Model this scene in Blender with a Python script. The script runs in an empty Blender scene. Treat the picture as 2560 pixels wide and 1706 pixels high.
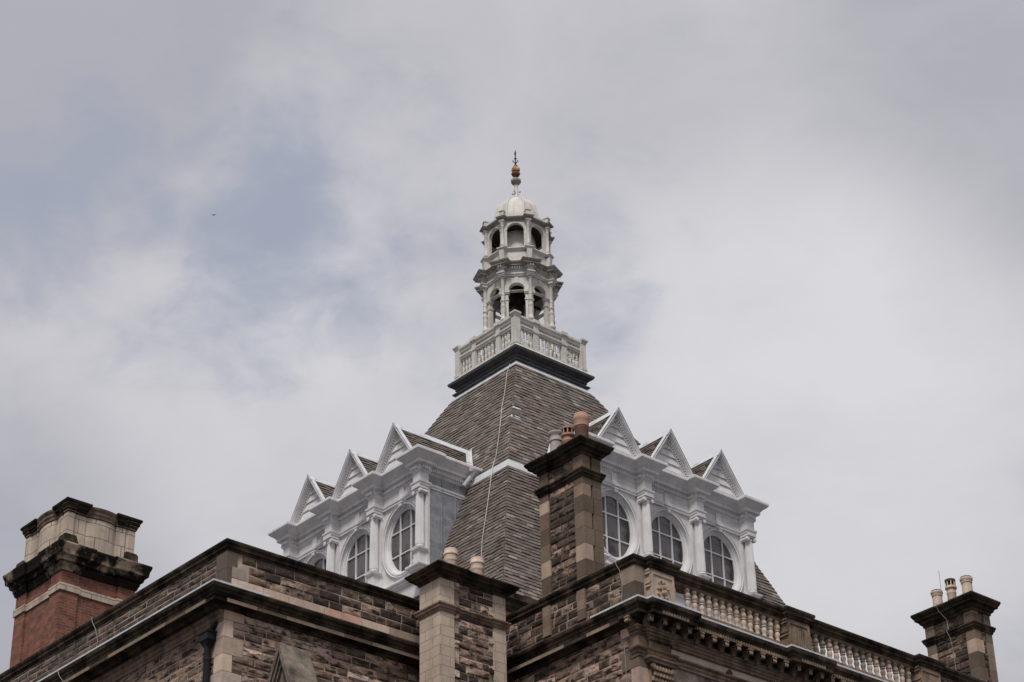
import bpy, math, random
from math import sin, cos, tan, pi, radians, sqrt, atan2
from mathutils import Vector, Matrix
random.seed(7)
R_ = random.Random(11)
S = bpy.context.scene
COL = S.collection

# ------------------------------------------------------------------ camera
cam = bpy.data.cameras.new('camera'); camo = bpy.data.objects.new('camera', cam); COL.objects.link(camo)
AZ, PI_, RO = radians(48.754), radians(30.628), radians(-1.322)
f = Vector((cos(AZ)*cos(PI_), sin(AZ)*cos(PI_), sin(PI_)))
r = Vector((sin(AZ), -cos(AZ), 0)); u = r.cross(f)
r2 = r*cos(RO)+u*sin(RO); u2 = -r*sin(RO)+u*cos(RO)
m = Matrix((r2, u2, -f)).transposed().to_4x4(); m.translation = Vector((0, 0, 1.6))
camo.matrix_world = m
cam.sensor_width = 36; cam.lens = 5639.4/2560*36; cam.clip_end = 5000; cam.clip_start = .1
S.camera = camo

# ------------------------------------------------------------------ world
SUN_EL, SUN_AZ = radians(57), radians(48.754+180-12)       # azimuth (ccw from +x) of where the sun stands
W = bpy.data.worlds.new("World"); S.world = W; W.use_nodes = True
nt = W.node_tree; N = nt.nodes; L = nt.links; N.clear()
def wn(t, **k):
    n = N.new(t)
    for a, b in k.items(): setattr(n, a, b)
    return n
out = wn('ShaderNodeOutputWorld'); bg = wn('ShaderNodeBackground')
sky = wn('ShaderNodeTexSky', sky_type='NISHITA', sun_disc=False, sun_elevation=SUN_EL, sun_rotation=pi/2-SUN_AZ)
sky.air_density = 1.0; sky.dust_density = 2.0
SKYS = 0.0575
bg.inputs['Strength'].default_value = SKYS
tc = wn('ShaderNodeTexCoord')
def noise(vec, scale, detail, rough, dist=0.0, w=None):
    n = wn('ShaderNodeTexNoise'); n.inputs['Scale'].default_value = scale; n.inputs['Detail'].default_value = detail
    n.inputs['Roughness'].default_value = rough; n.inputs['Distortion'].default_value = dist
    L.new(vec, n.inputs['Vector']); return n.outputs['Fac']
def ramp(fac, pts):
    n = wn('ShaderNodeValToRGB'); e = n.color_ramp.elements
    while len(e) < len(pts): e.new(.5)
    for i, (p, c) in enumerate(pts): e[i].position = p; e[i].color = (*c, 1) if len(c) == 3 else c
    L.new(fac, n.inputs['Fac']); return n.outputs['Color']
def mth(op, a, b=None, cl=False):
    n = wn('ShaderNodeMath', operation=op, use_clamp=cl)
    for i, x in enumerate((a, b)):
        if x is None: continue
        if isinstance(x, (int, float)): n.inputs[i].default_value = x
        else: L.new(x, n.inputs[i])
    return n.outputs[0]
def blob(d, r0, r1):
    """smooth patch of sky around direction d: 1 inside r0 degrees, 0 beyond r1"""
    v = wn('ShaderNodeVectorMath', operation='DOT_PRODUCT'); L.new(tc.outputs['Generated'], v.inputs[0])
    v.inputs[1].default_value = Vector(d).normalized()
    mr = wn('ShaderNodeMapRange', interpolation_type='SMOOTHERSTEP'); L.new(v.outputs['Value'], mr.inputs['Value'])
    mr.inputs['From Min'].default_value = cos(radians(r1)); mr.inputs['From Max'].default_value = cos(radians(r0))
    return mr.outputs['Result']
mp = wn('ShaderNodeMapping'); L.new(tc.outputs['Generated'], mp.inputs['Vector'])
mp.inputs['Location'].default_value = (.35, 1.1, .2); mp.inputs['Scale'].default_value = (1, 1, 1.5)
mp.inputs['Rotation'].default_value = (.3, .2, .5)
V = mp.outputs['Vector']
big = noise(V, 3.2, 3, .5, .3); mid = noise(V, 9.0, 7, .55, .5); fine = noise(V, 30.0, 6, .6, .4)
CLOUDS = dict(blue=[((.655, .47, .592), 1.5, 8.0, .55), ((.60, .56, .57), 1, 5, .30), ((.50, .62, .60), 1, 5, .25), ((.72, .46, .51), 1, 5, .28)],
              white=[])
def dirpx(x, y):
    return f + r2*((x-1280)/5639.4) - u2*((y-853)/5639.4)
den = mth('MULTIPLY', mid, .95)
den = mth('ADD', den, mth('MULTIPLY', big, .38))
den = mth('ADD', den, mth('MULTIPLY', fine, .50))
for (x, y, a, b, k) in ((430, 560, .2, 6.6, .24), (930, 420, .3, 4.0, .20), (760, 720, .3, 4.0, .20), (60, 480, .3, 4.4, .16), (1560, 600, .3, 3.4, .09), (1290, 480, .3, 3.4, .12),
                        (2000, 450, .2, 1.4, .12)):
    den = mth('SUBTRACT', den, mth('MULTIPLY', blob(dirpx(x, y), a, b), k))
for (x, y, a, b, k) in ((240, 780, .5, 4.5, .12), (520, 420, .1, 1.6, .10), (860, 570, .1, 1.5, .14), (1300, 60, .5, 9, .22), (300, 60, .5, 5, .12), (2300, 300, .5, 7, .18), (640, 1250, .5, 6, .2), (2050, 1150, .5, 7, .2), (250, 650, .2, 2.2, .12)):
    den = mth('ADD', den, mth('MULTIPLY', blob(dirpx(x, y), a, b), k))
cover = wn('ShaderNodeMapRange', interpolation_type='SMOOTHSTEP'); L.new(den, cover.inputs['Value'])
cover.inputs['From Min'].default_value = .42; cover.inputs['From Max'].default_value = .97
# cloud tone: greyer veil above and at the left, brighter cream low at the right
tone = mth('ADD', mth('MULTIPLY', big, .45), mth('ADD', mth('MULTIPLY', mid, .45), mth('MULTIPLY', fine, .12)))
tone = mth('ADD', tone, mth('MULTIPLY', blob(dirpx(1950, 1100), 1, 9), .28))
tone = mth('ADD', tone, mth('MULTIPLY', blob(dirpx(800, 1150), 1, 7), .16))
tone = mth('SUBTRACT', tone, mth('MULTIPLY', blob(dirpx(-200, -200), 2, 11), .42))
tone = mth('SUBTRACT', tone, mth('MULTIPLY', blob(dirpx(2760, -100), 1, 10), .32))
tone = mth('SUBTRACT', tone, mth('MULTIPLY', blob(dirpx(-150, 1600), 1, 8), .3))
ccol = ramp(tone, [(.22, (4.3, 4.3, 4.75)), (.52, (5.6, 5.55, 5.95)), (.85, (6.9, 6.9, 7.2))])
dim = wn('ShaderNodeMix', data_type='RGBA', blend_type='MULTIPLY'); dim.inputs[0].default_value = 1
L.new(sky.outputs[0], dim.inputs[6]); dim.inputs[7].default_value = (1.0, 1.0, 1.0, 1)
# thin cloud veils even the clear patches
veil = wn('ShaderNodeMix', data_type='RGBA'); veil.inputs[0].default_value = .75
L.new(dim.outputs[2], veil.inputs[6]); veil.inputs[7].default_value = (4.35, 4.6, 5.45, 1)
mix = wn('ShaderNodeMix', data_type='RGBA'); L.new(cover.outputs[0], mix.inputs[0])
L.new(veil.outputs[2], mix.inputs[6]); L.new(ccol, mix.inputs[7])
sz = wn('ShaderNodeSeparateXYZ'); L.new(tc.outputs['Generated'], sz.inputs[0])
grad = ramp(sz.outputs[2], [(.0, (.42,)*3), (.22, (.72,)*3), (.40, (1.0,)*3), (.62, (1.0,)*3), (1.0, (1.35,)*3)])   # overcast: dimmer towards the horizon
gm = wn('ShaderNodeMix', data_type='RGBA', blend_type='MULTIPLY'); gm.inputs[0].default_value = 1; L.new(mix.outputs[2], gm.inputs[6]); L.new(grad, gm.inputs[7])
L.new(gm.outputs[2], bg.inputs['Color']); L.new(bg.outputs[0], out.inputs['Surface'])

# ------------------------------------------------------------------ sun (veiled by cloud: wide and soft)
sl = bpy.data.lights.new('sun', 'SUN'); slo = bpy.data.objects.new('sun', sl); COL.objects.link(slo)
sl.energy = 1.5; sl.angle = radians(13); sl.color = (1, .955, .90)
sd = Vector((cos(SUN_AZ)*cos(SUN_EL), sin(SUN_AZ)*cos(SUN_EL), sin(SUN_EL)))
slo.rotation_euler = sd.to_track_quat('Z', 'Y').to_euler(); slo.location = sd*200

S.view_settings.view_transform = 'Standard'; S.view_settings.look = 'None'
S.view_settings.exposure = .80; S.view_settings.gamma = 1
S.render.resolution_x = 1024; S.render.resolution_y = 682

# ------------------------------------------------------------------ materials
MATS = {}
def mat(name, base, rough=.8, var=.25, scale=3.0, attr=False, dark=None, dscale=1.2, dcov=.5, streak=0, dsv=None, bump=.3, bscale=25, metal=0, spec=.3,
        brick=None, green=None, dsoft=.12):
    mt = bpy.data.materials.new(name); mt.use_nodes = True; t = mt.node_tree; n = t.nodes; l = t.links
    b = n['Principled BSDF']; b.inputs['Roughness'].default_value = rough; b.inputs['Metallic'].default_value = metal
    b.inputs['Specular IOR Level'].default_value = spec
    c = n.new('ShaderNodeTexCoord'); vec = c.outputs['Object']
    def nz(scale, det=5, sv=None, ro=.6, vec=vec):
        x = n.new('ShaderNodeTexNoise'); x.inputs['Scale'].default_value = scale; x.inputs['Detail'].default_value = det; x.inputs['Roughness'].default_value = ro
        v = vec
        if sv:
            mp_ = n.new('ShaderNodeMapping'); mp_.inputs['Scale'].default_value = sv; l.new(vec, mp_.inputs['Vector']); v = mp_.outputs[0]
        l.new(v, x.inputs['Vector']); return x.outputs['Fac']
    def mx(fac, a, bb, mode='MIX'):
        x = n.new('ShaderNodeMix'); x.data_type = 'RGBA'; x.blend_type = mode
        for s, v in ((0, fac), (6, a), (7, bb)):
            if isinstance(v, (float, int)): x.inputs[s].default_value = v
            elif isinstance(v, tuple): x.inputs[s].default_value = (*v, 1)
            else: l.new(v, x.inputs[s])
        return x.outputs[2]
    def mr(v, a, b_, c_=0., d=1.):
        x = n.new('ShaderNodeMapRange'); x.inputs['From Min'].default_value = a; x.inputs['From Max'].default_value = b_
        x.inputs['To Min'].default_value = c_; x.inputs['To Max'].default_value = d; l.new(v, x.inputs['Value']); return x.outputs[0]
    if attr:
        a = n.new('ShaderNodeAttribute'); a.attribute_name = 'Col'; col = a.outputs['Color']
    else:
        col = tuple(base)
    hgt = None
    if brick:
        bw, bh, mort, c1, c2, cm = brick
        sx = n.new('ShaderNodeSeparateXYZ'); l.new(vec, sx.inputs[0])
        ad = n.new('ShaderNodeMath'); ad.operation = 'ADD'; l.new(sx.outputs[0], ad.inputs[0]); l.new(sx.outputs[1], ad.inputs[1])
        cb = n.new('ShaderNodeCombineXYZ'); l.new(ad.outputs[0], cb.inputs[0]); l.new(sx.outputs[2], cb.inputs[1])
        bt = n.new('ShaderNodeTexBrick'); l.new(cb.outputs[0], bt.inputs['Vector']); bt.inputs['Scale'].default_value = 1
        bt.inputs['Brick Width'].default_value = bw; bt.inputs['Row Height'].default_value = bh; bt.inputs['Mortar Size'].default_value = mort
        bt.inputs['Mortar Smooth'].default_value = .1; bt.inputs['Bias'].default_value = 0
        bt.inputs['Color1'].default_value = (*c1, 1); bt.inputs['Color2'].default_value = (*c2, 1); bt.inputs['Mortar'].default_value = (*cm, 1)
        col = bt.outputs['Color']
    v1 = mr(nz(scale), .3, .7, 1-var, 1+var)
    cc = n.new('ShaderNodeCombineColor')
    for i in range(3): l.new(v1, cc.inputs[i])
    col = mx(1.0, col, cc.outputs[0], 'MULTIPLY')
    if dark:
        k = mr(nz(dscale, 6, dsv), 1-dcov-dsoft, 1-dcov+dsoft)
        col = mx(k, col, tuple(dark))
    if streak:
        k = mr(nz(1.0, 5, (5, 5, .5)), .48, .72, 0, streak)
        col = mx(k, col, tuple(dark or (base[0]*.4, base[1]*.4, base[2]*.4)))
    if green:
        k = mr(nz(1.7, 5), .55, .72, 0, .6); col = mx(k, col, tuple(green))
    l.new(col, b.inputs['Base Color'])
    if bump:
        bp = n.new('ShaderNodeBump'); bp.inputs['Strength'].default_value = bump; bp.inputs['Distance'].default_value = .02
        l.new(nz(bscale, 6), bp.inputs['Height']); l.new(bp.outputs[0], b.inputs['Normal'])
    MATS[name] = mt; return mt
mat('rubble stone', (.2, .15, .12), attr=True, var=.4, scale=9, dark=(.03, .021, .016), dscale=4, dsv=(1, 1, 2.6), dcov=.46, dsoft=.06, bump=.9, bscale=18, rough=.9)
mat('mortar', (.54, .43, .35), var=.25, scale=5, dark=(.10, .078, .06), dscale=1.5, dcov=.5, rough=.95)
mat('dark mortar', (.24, .18, .14), var=.35, scale=4, dark=(.03, .022, .018), dscale=2, dcov=.5, rough=.95)
mat('ashlar', (.3, .23, .185), attr=True, var=.16, scale=4, streak=.35, dark=(.13, .098, .075), dcov=.26, dscale=1.3, bump=.35, bscale=30, rough=.88)
mat('sooty stone', (.095, .068, .049), var=.5, scale=5, dark=(.014, .011, .009), dscale=2.6, dcov=.52, bump=.5, green=(.062, .055, .03), rough=.95, spec=.12)
mat('brown stone', (.27, .195, .14), var=.35, scale=5, dark=(.05, .036, .026), dscale=2.2, dcov=.40, streak=.45, bump=.5, rough=.9)
mat('lichened stone', (.21, .175, .14), var=.3, scale=7, dark=(.06, .05, .038), dscale=3, dcov=.45, streak=.4, bump=.7, bscale=30, rough=.95)
mat('black stone', (.035, .028, .022), var=.5, scale=5, dark=(.012, .01, .009), dscale=3, dcov=.5, bump=.5, rough=.95, spec=.1)
mat('coppery gilding', (.20, .09, .045), var=.4, scale=9, metal=.3, rough=.5)
mat('patchy stone', (.34, .265, .20), var=.4, scale=3, dark=(.018, .014, .011), dscale=1.6, dcov=.55, dsoft=.05, bump=.5, rough=.95, spec=.12)
mat('pale ashlar', (.46, .38, .3), brick=(.42, .19, .005, (.58, .475, .38), (.48, .385, .305), (.22, .17, .13)), var=.1, scale=3, streak=.25, dark=(.17, .13, .10), dcov=.28, bump=.3)
mat('cream stone', (.5, .42, .34), brick=(.7, .33, .008, (.58, .48, .385), (.48, .395, .315), (.12, .09, .07)), var=.14, scale=3, streak=.5, dark=(.13, .105, .08), dcov=.3, bump=.3)
mat('red brick', (.2, .06, .04), brick=(.19, .062, .006, (.27, .092, .055), (.14, .055, .038), (.20, .14, .105)), var=.3, scale=5, dark=(.085, .04, .034), dcov=.32, dscale=3, bump=.3)
mat('slate', (.12, .1, .09), attr=True, var=.22, scale=4, bump=.5, rough=.75, dark=(.06, .047, .04), dscale=1.5, dcov=.35)
mat('white paint', (.71, .695, .70), var=.10, scale=2.5, streak=.38, dark=(.36, .34, .32), dcov=.16, bump=.05, rough=.55, spec=.35)
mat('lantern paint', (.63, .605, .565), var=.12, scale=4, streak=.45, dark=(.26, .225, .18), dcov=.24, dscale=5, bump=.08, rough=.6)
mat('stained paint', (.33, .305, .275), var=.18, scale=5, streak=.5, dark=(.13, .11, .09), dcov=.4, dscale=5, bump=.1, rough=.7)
mat('dark lead', (.075, .076, .08), var=.25, scale=3, streak=.5, dark=(.03, .03, .033), dcov=.35, bump=.1, rough=.55)
mat('lead sheet', (.29, .30, .325), var=.22, scale=4, streak=.4, dark=(.17, .175, .195), dcov=.4, dscale=3, bump=.15, rough=.45, spec=.4)
mat('pale flashing', (.60, .62, .64), var=.12, scale=4, streak=.2, dark=(.33, .34, .36), dcov=.15, bump=.1, rough=.5)
mat('window glass', (.115, .105, .108), var=.2, scale=1.6, dark=(.022, .018, .017), dscale=1.3, dcov=.46, dsoft=.06, bump=.15, bscale=2.5, rough=.10, spec=.5)
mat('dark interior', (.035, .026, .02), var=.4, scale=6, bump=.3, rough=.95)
mat('cream pot', (.62, .48, .385), var=.2, scale=6, streak=.5, dark=(.25, .19, .15), dcov=.2, bump=.15, rough=.8)
mat('terracotta', (.44, .255, .19), var=.2, scale=6, dark=(.15, .075, .05), dcov=.35, bump=.2, rough=.85)
mat('grey pot', (.40, .37, .335), var=.2, scale=7, streak=.4, dark=(.19, .17, .15), dcov=.35, bump=.2, rough=.85)
mat('brown pot', (.13, .07, .05), var=.3, scale=7, streak=.4, dark=(.05, .035, .03), dcov=.4, bump=.2, rough=.85)
mat('sooty clay', (.12, .09, .07), var=.5, scale=9, dark=(.03, .025, .02), dcov=.5, bump=.3, rough=.95)
mat('black iron', (.011, .011, .014), var=.3, scale=5, bump=.1, rough=.5, spec=.2)
mat('gilding', (.62, .42, .22), var=.35, scale=9, dark=(.16, .06, .025), dscale=8, dcov=.45, bump=.2, metal=.35, rough=.45)
mat('cable', (.36, .33, .29), var=.2, scale=6, bump=0, rough=.7)
mat('roof cable', (.55, .53, .50), var=.2, bump=0)
mat('asphalt', (.05, .05, .052), var=.2, scale=2, bump=.3, rough=.95)
mat('bird plumage', (.05, .05, .055), var=.2, bump=0)

# ------------------------------------------------------------------ mesh helpers
class MB:
    def __init__(s): s.v = []; s.f = []; s.c = []; s.col = (1, 1, 1)
    def add(s, vs, fs, T=None):
        o = len(s.v)
        if T is not None: vs = [tuple(T @ Vector(p)) for p in vs]
        s.v += [tuple(p) for p in vs]
        for q in fs: s.f.append(tuple(i+o for i in q)); s.c.append(s.col)
        return s
    def box(s, x0, x1, y0, y1, z0, z1, T=None):
        return s.add([(x0, y0, z0), (x1, y0, z0), (x1, y1, z0), (x0, y1, z0), (x0, y0, z1), (x1, y0, z1), (x1, y1, z1), (x0, y1, z1)],
                     [(0, 3, 2, 1), (4, 5, 6, 7), (0, 1, 5, 4), (1, 2, 6, 5), (2, 3, 7, 6), (3, 0, 4, 7)], T)
    def hexa(s, lo, hi, T=None):
        """8-point solid: lo = 4 points ccw, hi = 4 points ccw"""
        return s.add(list(lo)+list(hi), [(0, 3, 2, 1), (4, 5, 6, 7), (0, 1, 5, 4), (1, 2, 6, 5), (2, 3, 7, 6), (3, 0, 4, 7)], T)
    def prism(s, poly, z0, z1, T=None):
        n = len(poly)
        return s.add([(x, y, z0) for x, y in poly]+[(x, y, z1) for x, y in poly],
                     [tuple(range(n-1, -1, -1)), tuple(range(n, 2*n))]+[(i, (i+1) % n, n+(i+1) % n, n+i) for i in range(n)], T)
    def prismy(s, poly, y0, y1, T=None):
        """poly in (x,z), extruded along y from y0 to y1"""
        n = len(poly)
        return s.add([(x, y0, z) for x, z in poly]+[(x, y1, z) for x, z in poly],
                     [tuple(range(n)), tuple(range(2*n-1, n-1, -1))]+[((i+1) % n, i, n+i, n+(i+1) % n) for i in range(n)], T)
    def lathe(s, prof, n=16, x=0, y=0, T=None, flute=0, ph=0):
        vs = []; fs = []
        for (rr, z) in prof:
            for i in range(n):
                a = ph+2*pi*i/n; q = rr*(1-flute*(i % 2)); vs.append((x+q*cos(a), y+q*sin(a), z))
        m_ = len(prof)
        for j in range(m_-1):
            for i in range(n): fs.append((j*n+i, j*n+(i+1) % n, (j+1)*n+(i+1) % n, (j+1)*n+i))
        if prof[0][0] > 1e-4: fs.append(tuple(range(n-1, -1, -1)))
        if prof[-1][0] > 1e-4: fs.append(tuple((m_-1)*n+i for i in range(n)))
        return s.add(vs, fs, T)
    def sweep(s, path, prof, closed=False, T=None):
        """profile points (e outward, z) carried along a plan path whose outward side is on the right"""
        n = len(path); P = [Vector(p) for p in path]; vs = []; fs = []; k = len(prof)
        for i in range(n):
            a = P[i]-P[i-1] if (i > 0 or closed) else None
            b = P[(i+1) % n]-P[i] if (i < n-1 or closed) else None
            if a is None: a = b
            if b is None: b = a
            a = a.normalized(); b = b.normalized(); na = Vector((a.y, -a.x)); nb = Vector((b.y, -b.x))
            mm = na+nb
            mm = mm/mm.dot(na) if mm.length > 1e-6 else na
            for e, z in prof: vs.append((P[i].x+mm.x*e, P[i].y+mm.y*e, z))
        for i in range(n if closed else n-1):
            j = (i+1) % n
            for q in range(k):
                w = (q+1) % k; fs.append((i*k+q, i*k+w, j*k+w, j*k+q))
        if not closed:
            fs.append(tuple(range(k-1, -1, -1))); fs.append(tuple((n-1)*k+q for q in range(k)))
        return s.add(vs, fs, T)
    def tube(s, pts, rad, n=6, T=None):
        P = [Vector(p) for p in pts]; vs = []; fs = []
        for i, p in enumerate(P):
            d = (P[min(i+1, len(P)-1)]-P[max(i-1, 0)]).normalized()
            a = d.orthogonal().normalized() if i == 0 else (a-d*a.dot(d)).normalized()
            b = d.cross(a)
            for q in range(n): vs.append(p+(a*cos(2*pi*q/n)+b*sin(2*pi*q/n))*rad)
        for i in range(len(P)-1):
            for q in range(n): fs.append((i*n+q, i*n+(q+1) % n, (i+1)*n+(q+1) % n, (i+1)*n+q))
        fs.append(tuple(range(n-1, -1, -1))); fs.append(tuple((len(P)-1)*n+q for q in range(n)))
        return s.add(vs, fs, T)
    def along(s, path, step, fn, closed=False, mn=.1):
        """call fn(T) at even steps along each path segment; T: local x along, -y outward"""
        n = len(path)
        for i in range(n if closed else n-1):
            a = Vector(path[i]); b = Vector(path[(i+1) % n]); L_ = (b-a).length
            if L_ < mn: continue
            d = (b-a)/L_; k = max(1, int(L_/step)); off = (L_-(k-1)*step)/2
            for q in range(k):
                p = a+d*(off+q*step)
                T = Matrix(((d.x, -d.y, 0, p.x), (d.y, d.x, 0, p.y), (0, 0, 1, 0), (0, 0, 0, 1)))
                fn(T)
    def mesh(s, name, material, smooth=None):
        me = bpy.data.meshes.new(name); me.from_pydata(s.v, [], s.f)
        at = me.attributes.new('Col', 'FLOAT_COLOR', 'CORNER'); buf = []
        for poly, c in zip(s.f, s.c): buf += [c[0], c[1], c[2], 1.0]*len(poly)
        at.data.foreach_set('color', buf)
        me.materials.append(MATS[material]); me.validate(clean_customdata=False); me.update()
        if smooth is not None:
            me.shade_smooth(); me.set_sharp_from_angle(angle=radians(smooth))
        return me
def link(name, data, parent=None, loc=(0, 0, 0), rot=0, label=None, kind=None, cat=None, group=None):
    o = bpy.data.objects.new(name, data); COL.objects.link(o)
    if parent: o.parent = parent
    o.location = loc; o.rotation_euler = (0, 0, rot)
    if label: o['label'] = label
    if kind: o['kind'] = kind
    if cat: o['category'] = cat
    if group: o['group'] = group
    return o
def part(name, mb, material, parent, loc=(0, 0, 0), rot=0, smooth=None, label=None, **k):
    return link(name, mb.mesh(name, material, smooth), parent, loc, rot, label, **k)
def jit(c, v=.12, rnd=R_):
    q = 1+rnd.uniform(-v, v); return tuple(max(.005, x*q*(1+rnd.uniform(-.04, .04))) for x in c)
RUB = [((.075, .052, .042), 3), ((.15, .102, .08), 3), ((.29, .20, .155), 3), ((.42, .295, .235), 3), ((.54, .39, .32), 1.6)]
RUBD = [((.055, .04, .032), 4), ((.11, .078, .06), 4), ((.21, .148, .112), 3), ((.38, .27, .21), 1.6)]
ASH = [((.60, .47, .375), 3), ((.66, .53, .43), 2), ((.62, .42, .315), 2.4), ((.45, .345, .27), 1.2)]
def pick(pal, rnd=R_):
    t = rnd.uniform(0, sum(w for _, w in pal))
    for c, w in pal:
        t -= w
        if t <= 0: return jit(c)
    return jit(pal[-1][0])
def stones(mb, frame, u0, u1, z0, z1, ch, lmin, lmax, pal, proud=.02, gap=.014, edge=None, rock=True):
    """coursed stonework on a wall: frame(u, n) -> (x, y); n outward. Each stone a block of its own size and tone."""
    z = z0
    while z < z1-.03:
        h = ch*R_.uniform(.85, 1.15); h = min(h, z1-z)
        if z1-z-h < .05: h = z1-z
        a, b = (u0, u1) if edge is None else edge(z+h/2)
        uu = a
        while uu < b-.02:
            l_ = R_.uniform(lmin, lmax); 
            if b-uu-l_ < lmin*.6: l_ = b-uu
            x0, x1 = uu+gap/2, min(uu+l_, b)-gap/2; za, zb = z+gap/2, z+h-gap/2
            if x1-x0 > .02 and zb > za:
                mb.col = pick(pal); p = R_.uniform(.2, 1)*proud
                k = min(.02, (zb-za)*.22)
                def P(u_, n_, z_): q = frame(u_, n_); return (q[0], q[1], z_)
                vs = [P(x0, 0, za), P(x1, 0, za), P(x1, 0, zb), P(x0, 0, zb)]
                if rock:
                    j = lambda: R_.uniform(-.004, .004)
                    vs += [P(x0+k+j(), p+j(), za+k), P(x1-k+j(), p+j(), za+k), P(x1-k, p+j(), zb-k+j()), P(x0+k, p+j(), zb-k)]
                    xm, zm = R_.uniform(x0*.7+x1*.3, x0*.3+x1*.7), (za+zb)/2
                    vs.append(P(xm, p+R_.uniform(0, .014), zm))
                    fs = [(0, 1, 5, 4), (1, 2, 6, 5), (2, 3, 7, 6), (3, 0, 4, 7), (4, 5, 8), (5, 6, 8), (6, 7, 8), (7, 4, 8)]
                else:
                    vs += [P(x0, p, za), P(x1, p, za), P(x1, p, zb), P(x0, p, zb)]
                    fs = [(0, 1, 5, 4), (1, 2, 6, 5), (2, 3, 7, 6), (3, 0, 4, 7), (4, 5, 6, 7)]
                mb.add(vs, fs)
            uu += l_
        z += h
    mb.col = (1, 1, 1)
SL = [((.128, .106, .092), 3), ((.155, .13, .112), 4), ((.182, .153, .134), 3), ((.27, .235, .205), .6), ((.15, .112, .09), .8)]
def slates(mb, bl, br, tl, tr, n, w, nrm, thick=.034, pal=SL):
    """courses of lapped slates on a trapezoid roof slope (bottom left, bottom right, top left, top right)"""
    bl, br, tl, tr, nrm = map(Vector, (bl, br, tl, tr, nrm)); nrm.normalize()
    for i in range(n):
        t0 = i/n; t1 = (i+1.35)/n
        a0, b0 = bl.lerp(tl, t0), br.lerp(tr, t0); a1, b1 = bl.lerp(tl, min(t1, 1)), br.lerp(tr, min(t1, 1))
        Lc = (b0-a0).length
        if Lc < .05: continue
        k = max(1, round(Lc/w)); cuts = [0]+sorted(min(.999, max(.001, (q+(.5 if i % 2 else 0)+R_.uniform(-.12, .12))/k)) for q in range(1 if not i % 2 else 0, k))+[1]
        for c0, c1 in zip(cuts, cuts[1:]):
            if c1-c0 < .002: continue
            g = .003/Lc; mb.col = pick(pal)
            hh = thick*R_.uniform(.8, 1.5); dz = (tl-bl)*(R_.uniform(-.10, .10)/n)
            p0, p1 = a0.lerp(b0, c0+g)+dz, a0.lerp(b0, c1-g)+dz; q0, q1 = a1.lerp(b1, c0+g), a1.lerp(b1, c1-g)
            vs = [p0, p1, p1+nrm*hh, p0+nrm*hh, q0+nrm*.002, q1+nrm*.002]
            mb.add(vs, [(0, 1, 2, 3), (3, 2, 5, 4), (1, 5, 2), (0, 3, 4)])
    mb.col = (1, 1, 1)

# ------------------------------------------------------------------ ground
g = MB(); g.add([(-900, -900, 0), (900, -900, 0), (900, 900, 0), (-900, 900, 0)], [(0, 1, 2, 3)])
part('ground', g, 'asphalt', None, kind='structure')

# ================================================================== the stone building in front
SB = link('stone_building', None, None, (25.45, 29.8, 0), label='brown sandstone building with dark cornice and balustraded parapet in the foreground', cat='building')
OX, OY = 25.45, 29.8
def sb(name, mb, material, smooth=None, label=None, parent=None, **k):
    """part of the stone building given in world coordinates"""
    mb.v = [(x-OX, y-OY, z) for x, y, z in mb.v]
    return part(name, mb, material, parent or SB, smooth=smooth, label=label, **k)
XL, YA, XR, YF = 19.5, 29.8, 25.45, 25.9
# body walls (mortar coloured core) and flat roof
w = MB()
w.prism([(XL, YA), (XR, YA), (XR, YF), (46, YF), (46, YF+.36), (XR+.36, YF+.36), (XR+.36, YA+.36), (XL+.36, YA+.36), (XL+.36, 60), (XL, 60)], 0, 17.5)
# (solid parapets; the front one is a balustrade)
w.prism([(XL, YA), (XR, YA), (XR, YF), (XR+.36, YF), (XR+.36, YA+.36), (XL+.36, YA+.36), (XL+.36, 60), (XL, 60)], 17.5, 18.42)
sb('wall', w, 'mortar')
w = MB(); w.prism([(XL+.37, YA+.37), (XR+.37, YA+.37), (XR+.37, YF+.37), (46, YF+.37), (46, 37.4), (32, 37.4), (32, 60), (XL+.37, 60)], 17.2, 17.45)
sb('flat_roof', w, 'dark lead')
# rubble faces
fA = lambda u_, n_: (u_, YA-n_)
fL = lambda u_, n_: (XL-n_, u_)
fR = lambda u_, n_: (XR-n_, u_)
w = MB()
w.v = w.v
def eA(z): q = int((z-10)/.31) % 2; return (XL+(.40 if q else .19), XR)
RUBL = [((.14, .095, .07), 3), ((.25, .172, .13), 4), ((.35, .245, .19), 4), ((.45, .32, .25), 2.5), ((.56, .42, .34), 1.2)]
stones(w, fA, 0, 0, 13.8, 17.30, .148, .20, .48, RUBL, .022, edge=eA)
sb('stonework', w, 'rubble stone', label='pinkish brown coursed rubble under the dark cornice of the recessed wall')
w = MB()
stones(w, fA, 0, 0, 17.92, 18.41, .15, .2, .5, RUBD, .022, edge=lambda z: (XL+(.30 if z > 18.2 else .45), XR))
sb('stonework', w, 'rubble stone', label='darker coursed parapet stone of the recessed wall')
w = MB()
def eR(z): q = int((z-10)/.31) % 2; return (YF+(.42 if q else .2), 29.3)
stones(w, fR, 0, 0, 14.5, 17.30, .15, .22, .5, RUBL, .02, edge=eR)
sb('stonework', w, 'rubble stone')
w = MB()
stones(w, fR, 0, 0, 17.82, 18.41, .15, .2, .42, RUBD, .02, edge=lambda z: (YF+.34, 29.8))
stones(w, lambda u_, n_: (XR-n_, u_), YA, YA+.3, 17.6, 18.4, .2, .2, .3, RUBD)
sb('stonework', w, 'rubble stone', label='dark coursed stone of the short side wall below the chimney')
w = MB()
stones(w, fL, YA+.32, 48, 17.55, 18.41, .135, .3, .7, [((.10, .075, .06), 3), ((.15, .11, .086), 3), ((.075, .056, .045), 2)], .012)
sb('stonework', w, 'rubble stone', label='long left parapet of fine brown coursed stone')
w = MB()
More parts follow.
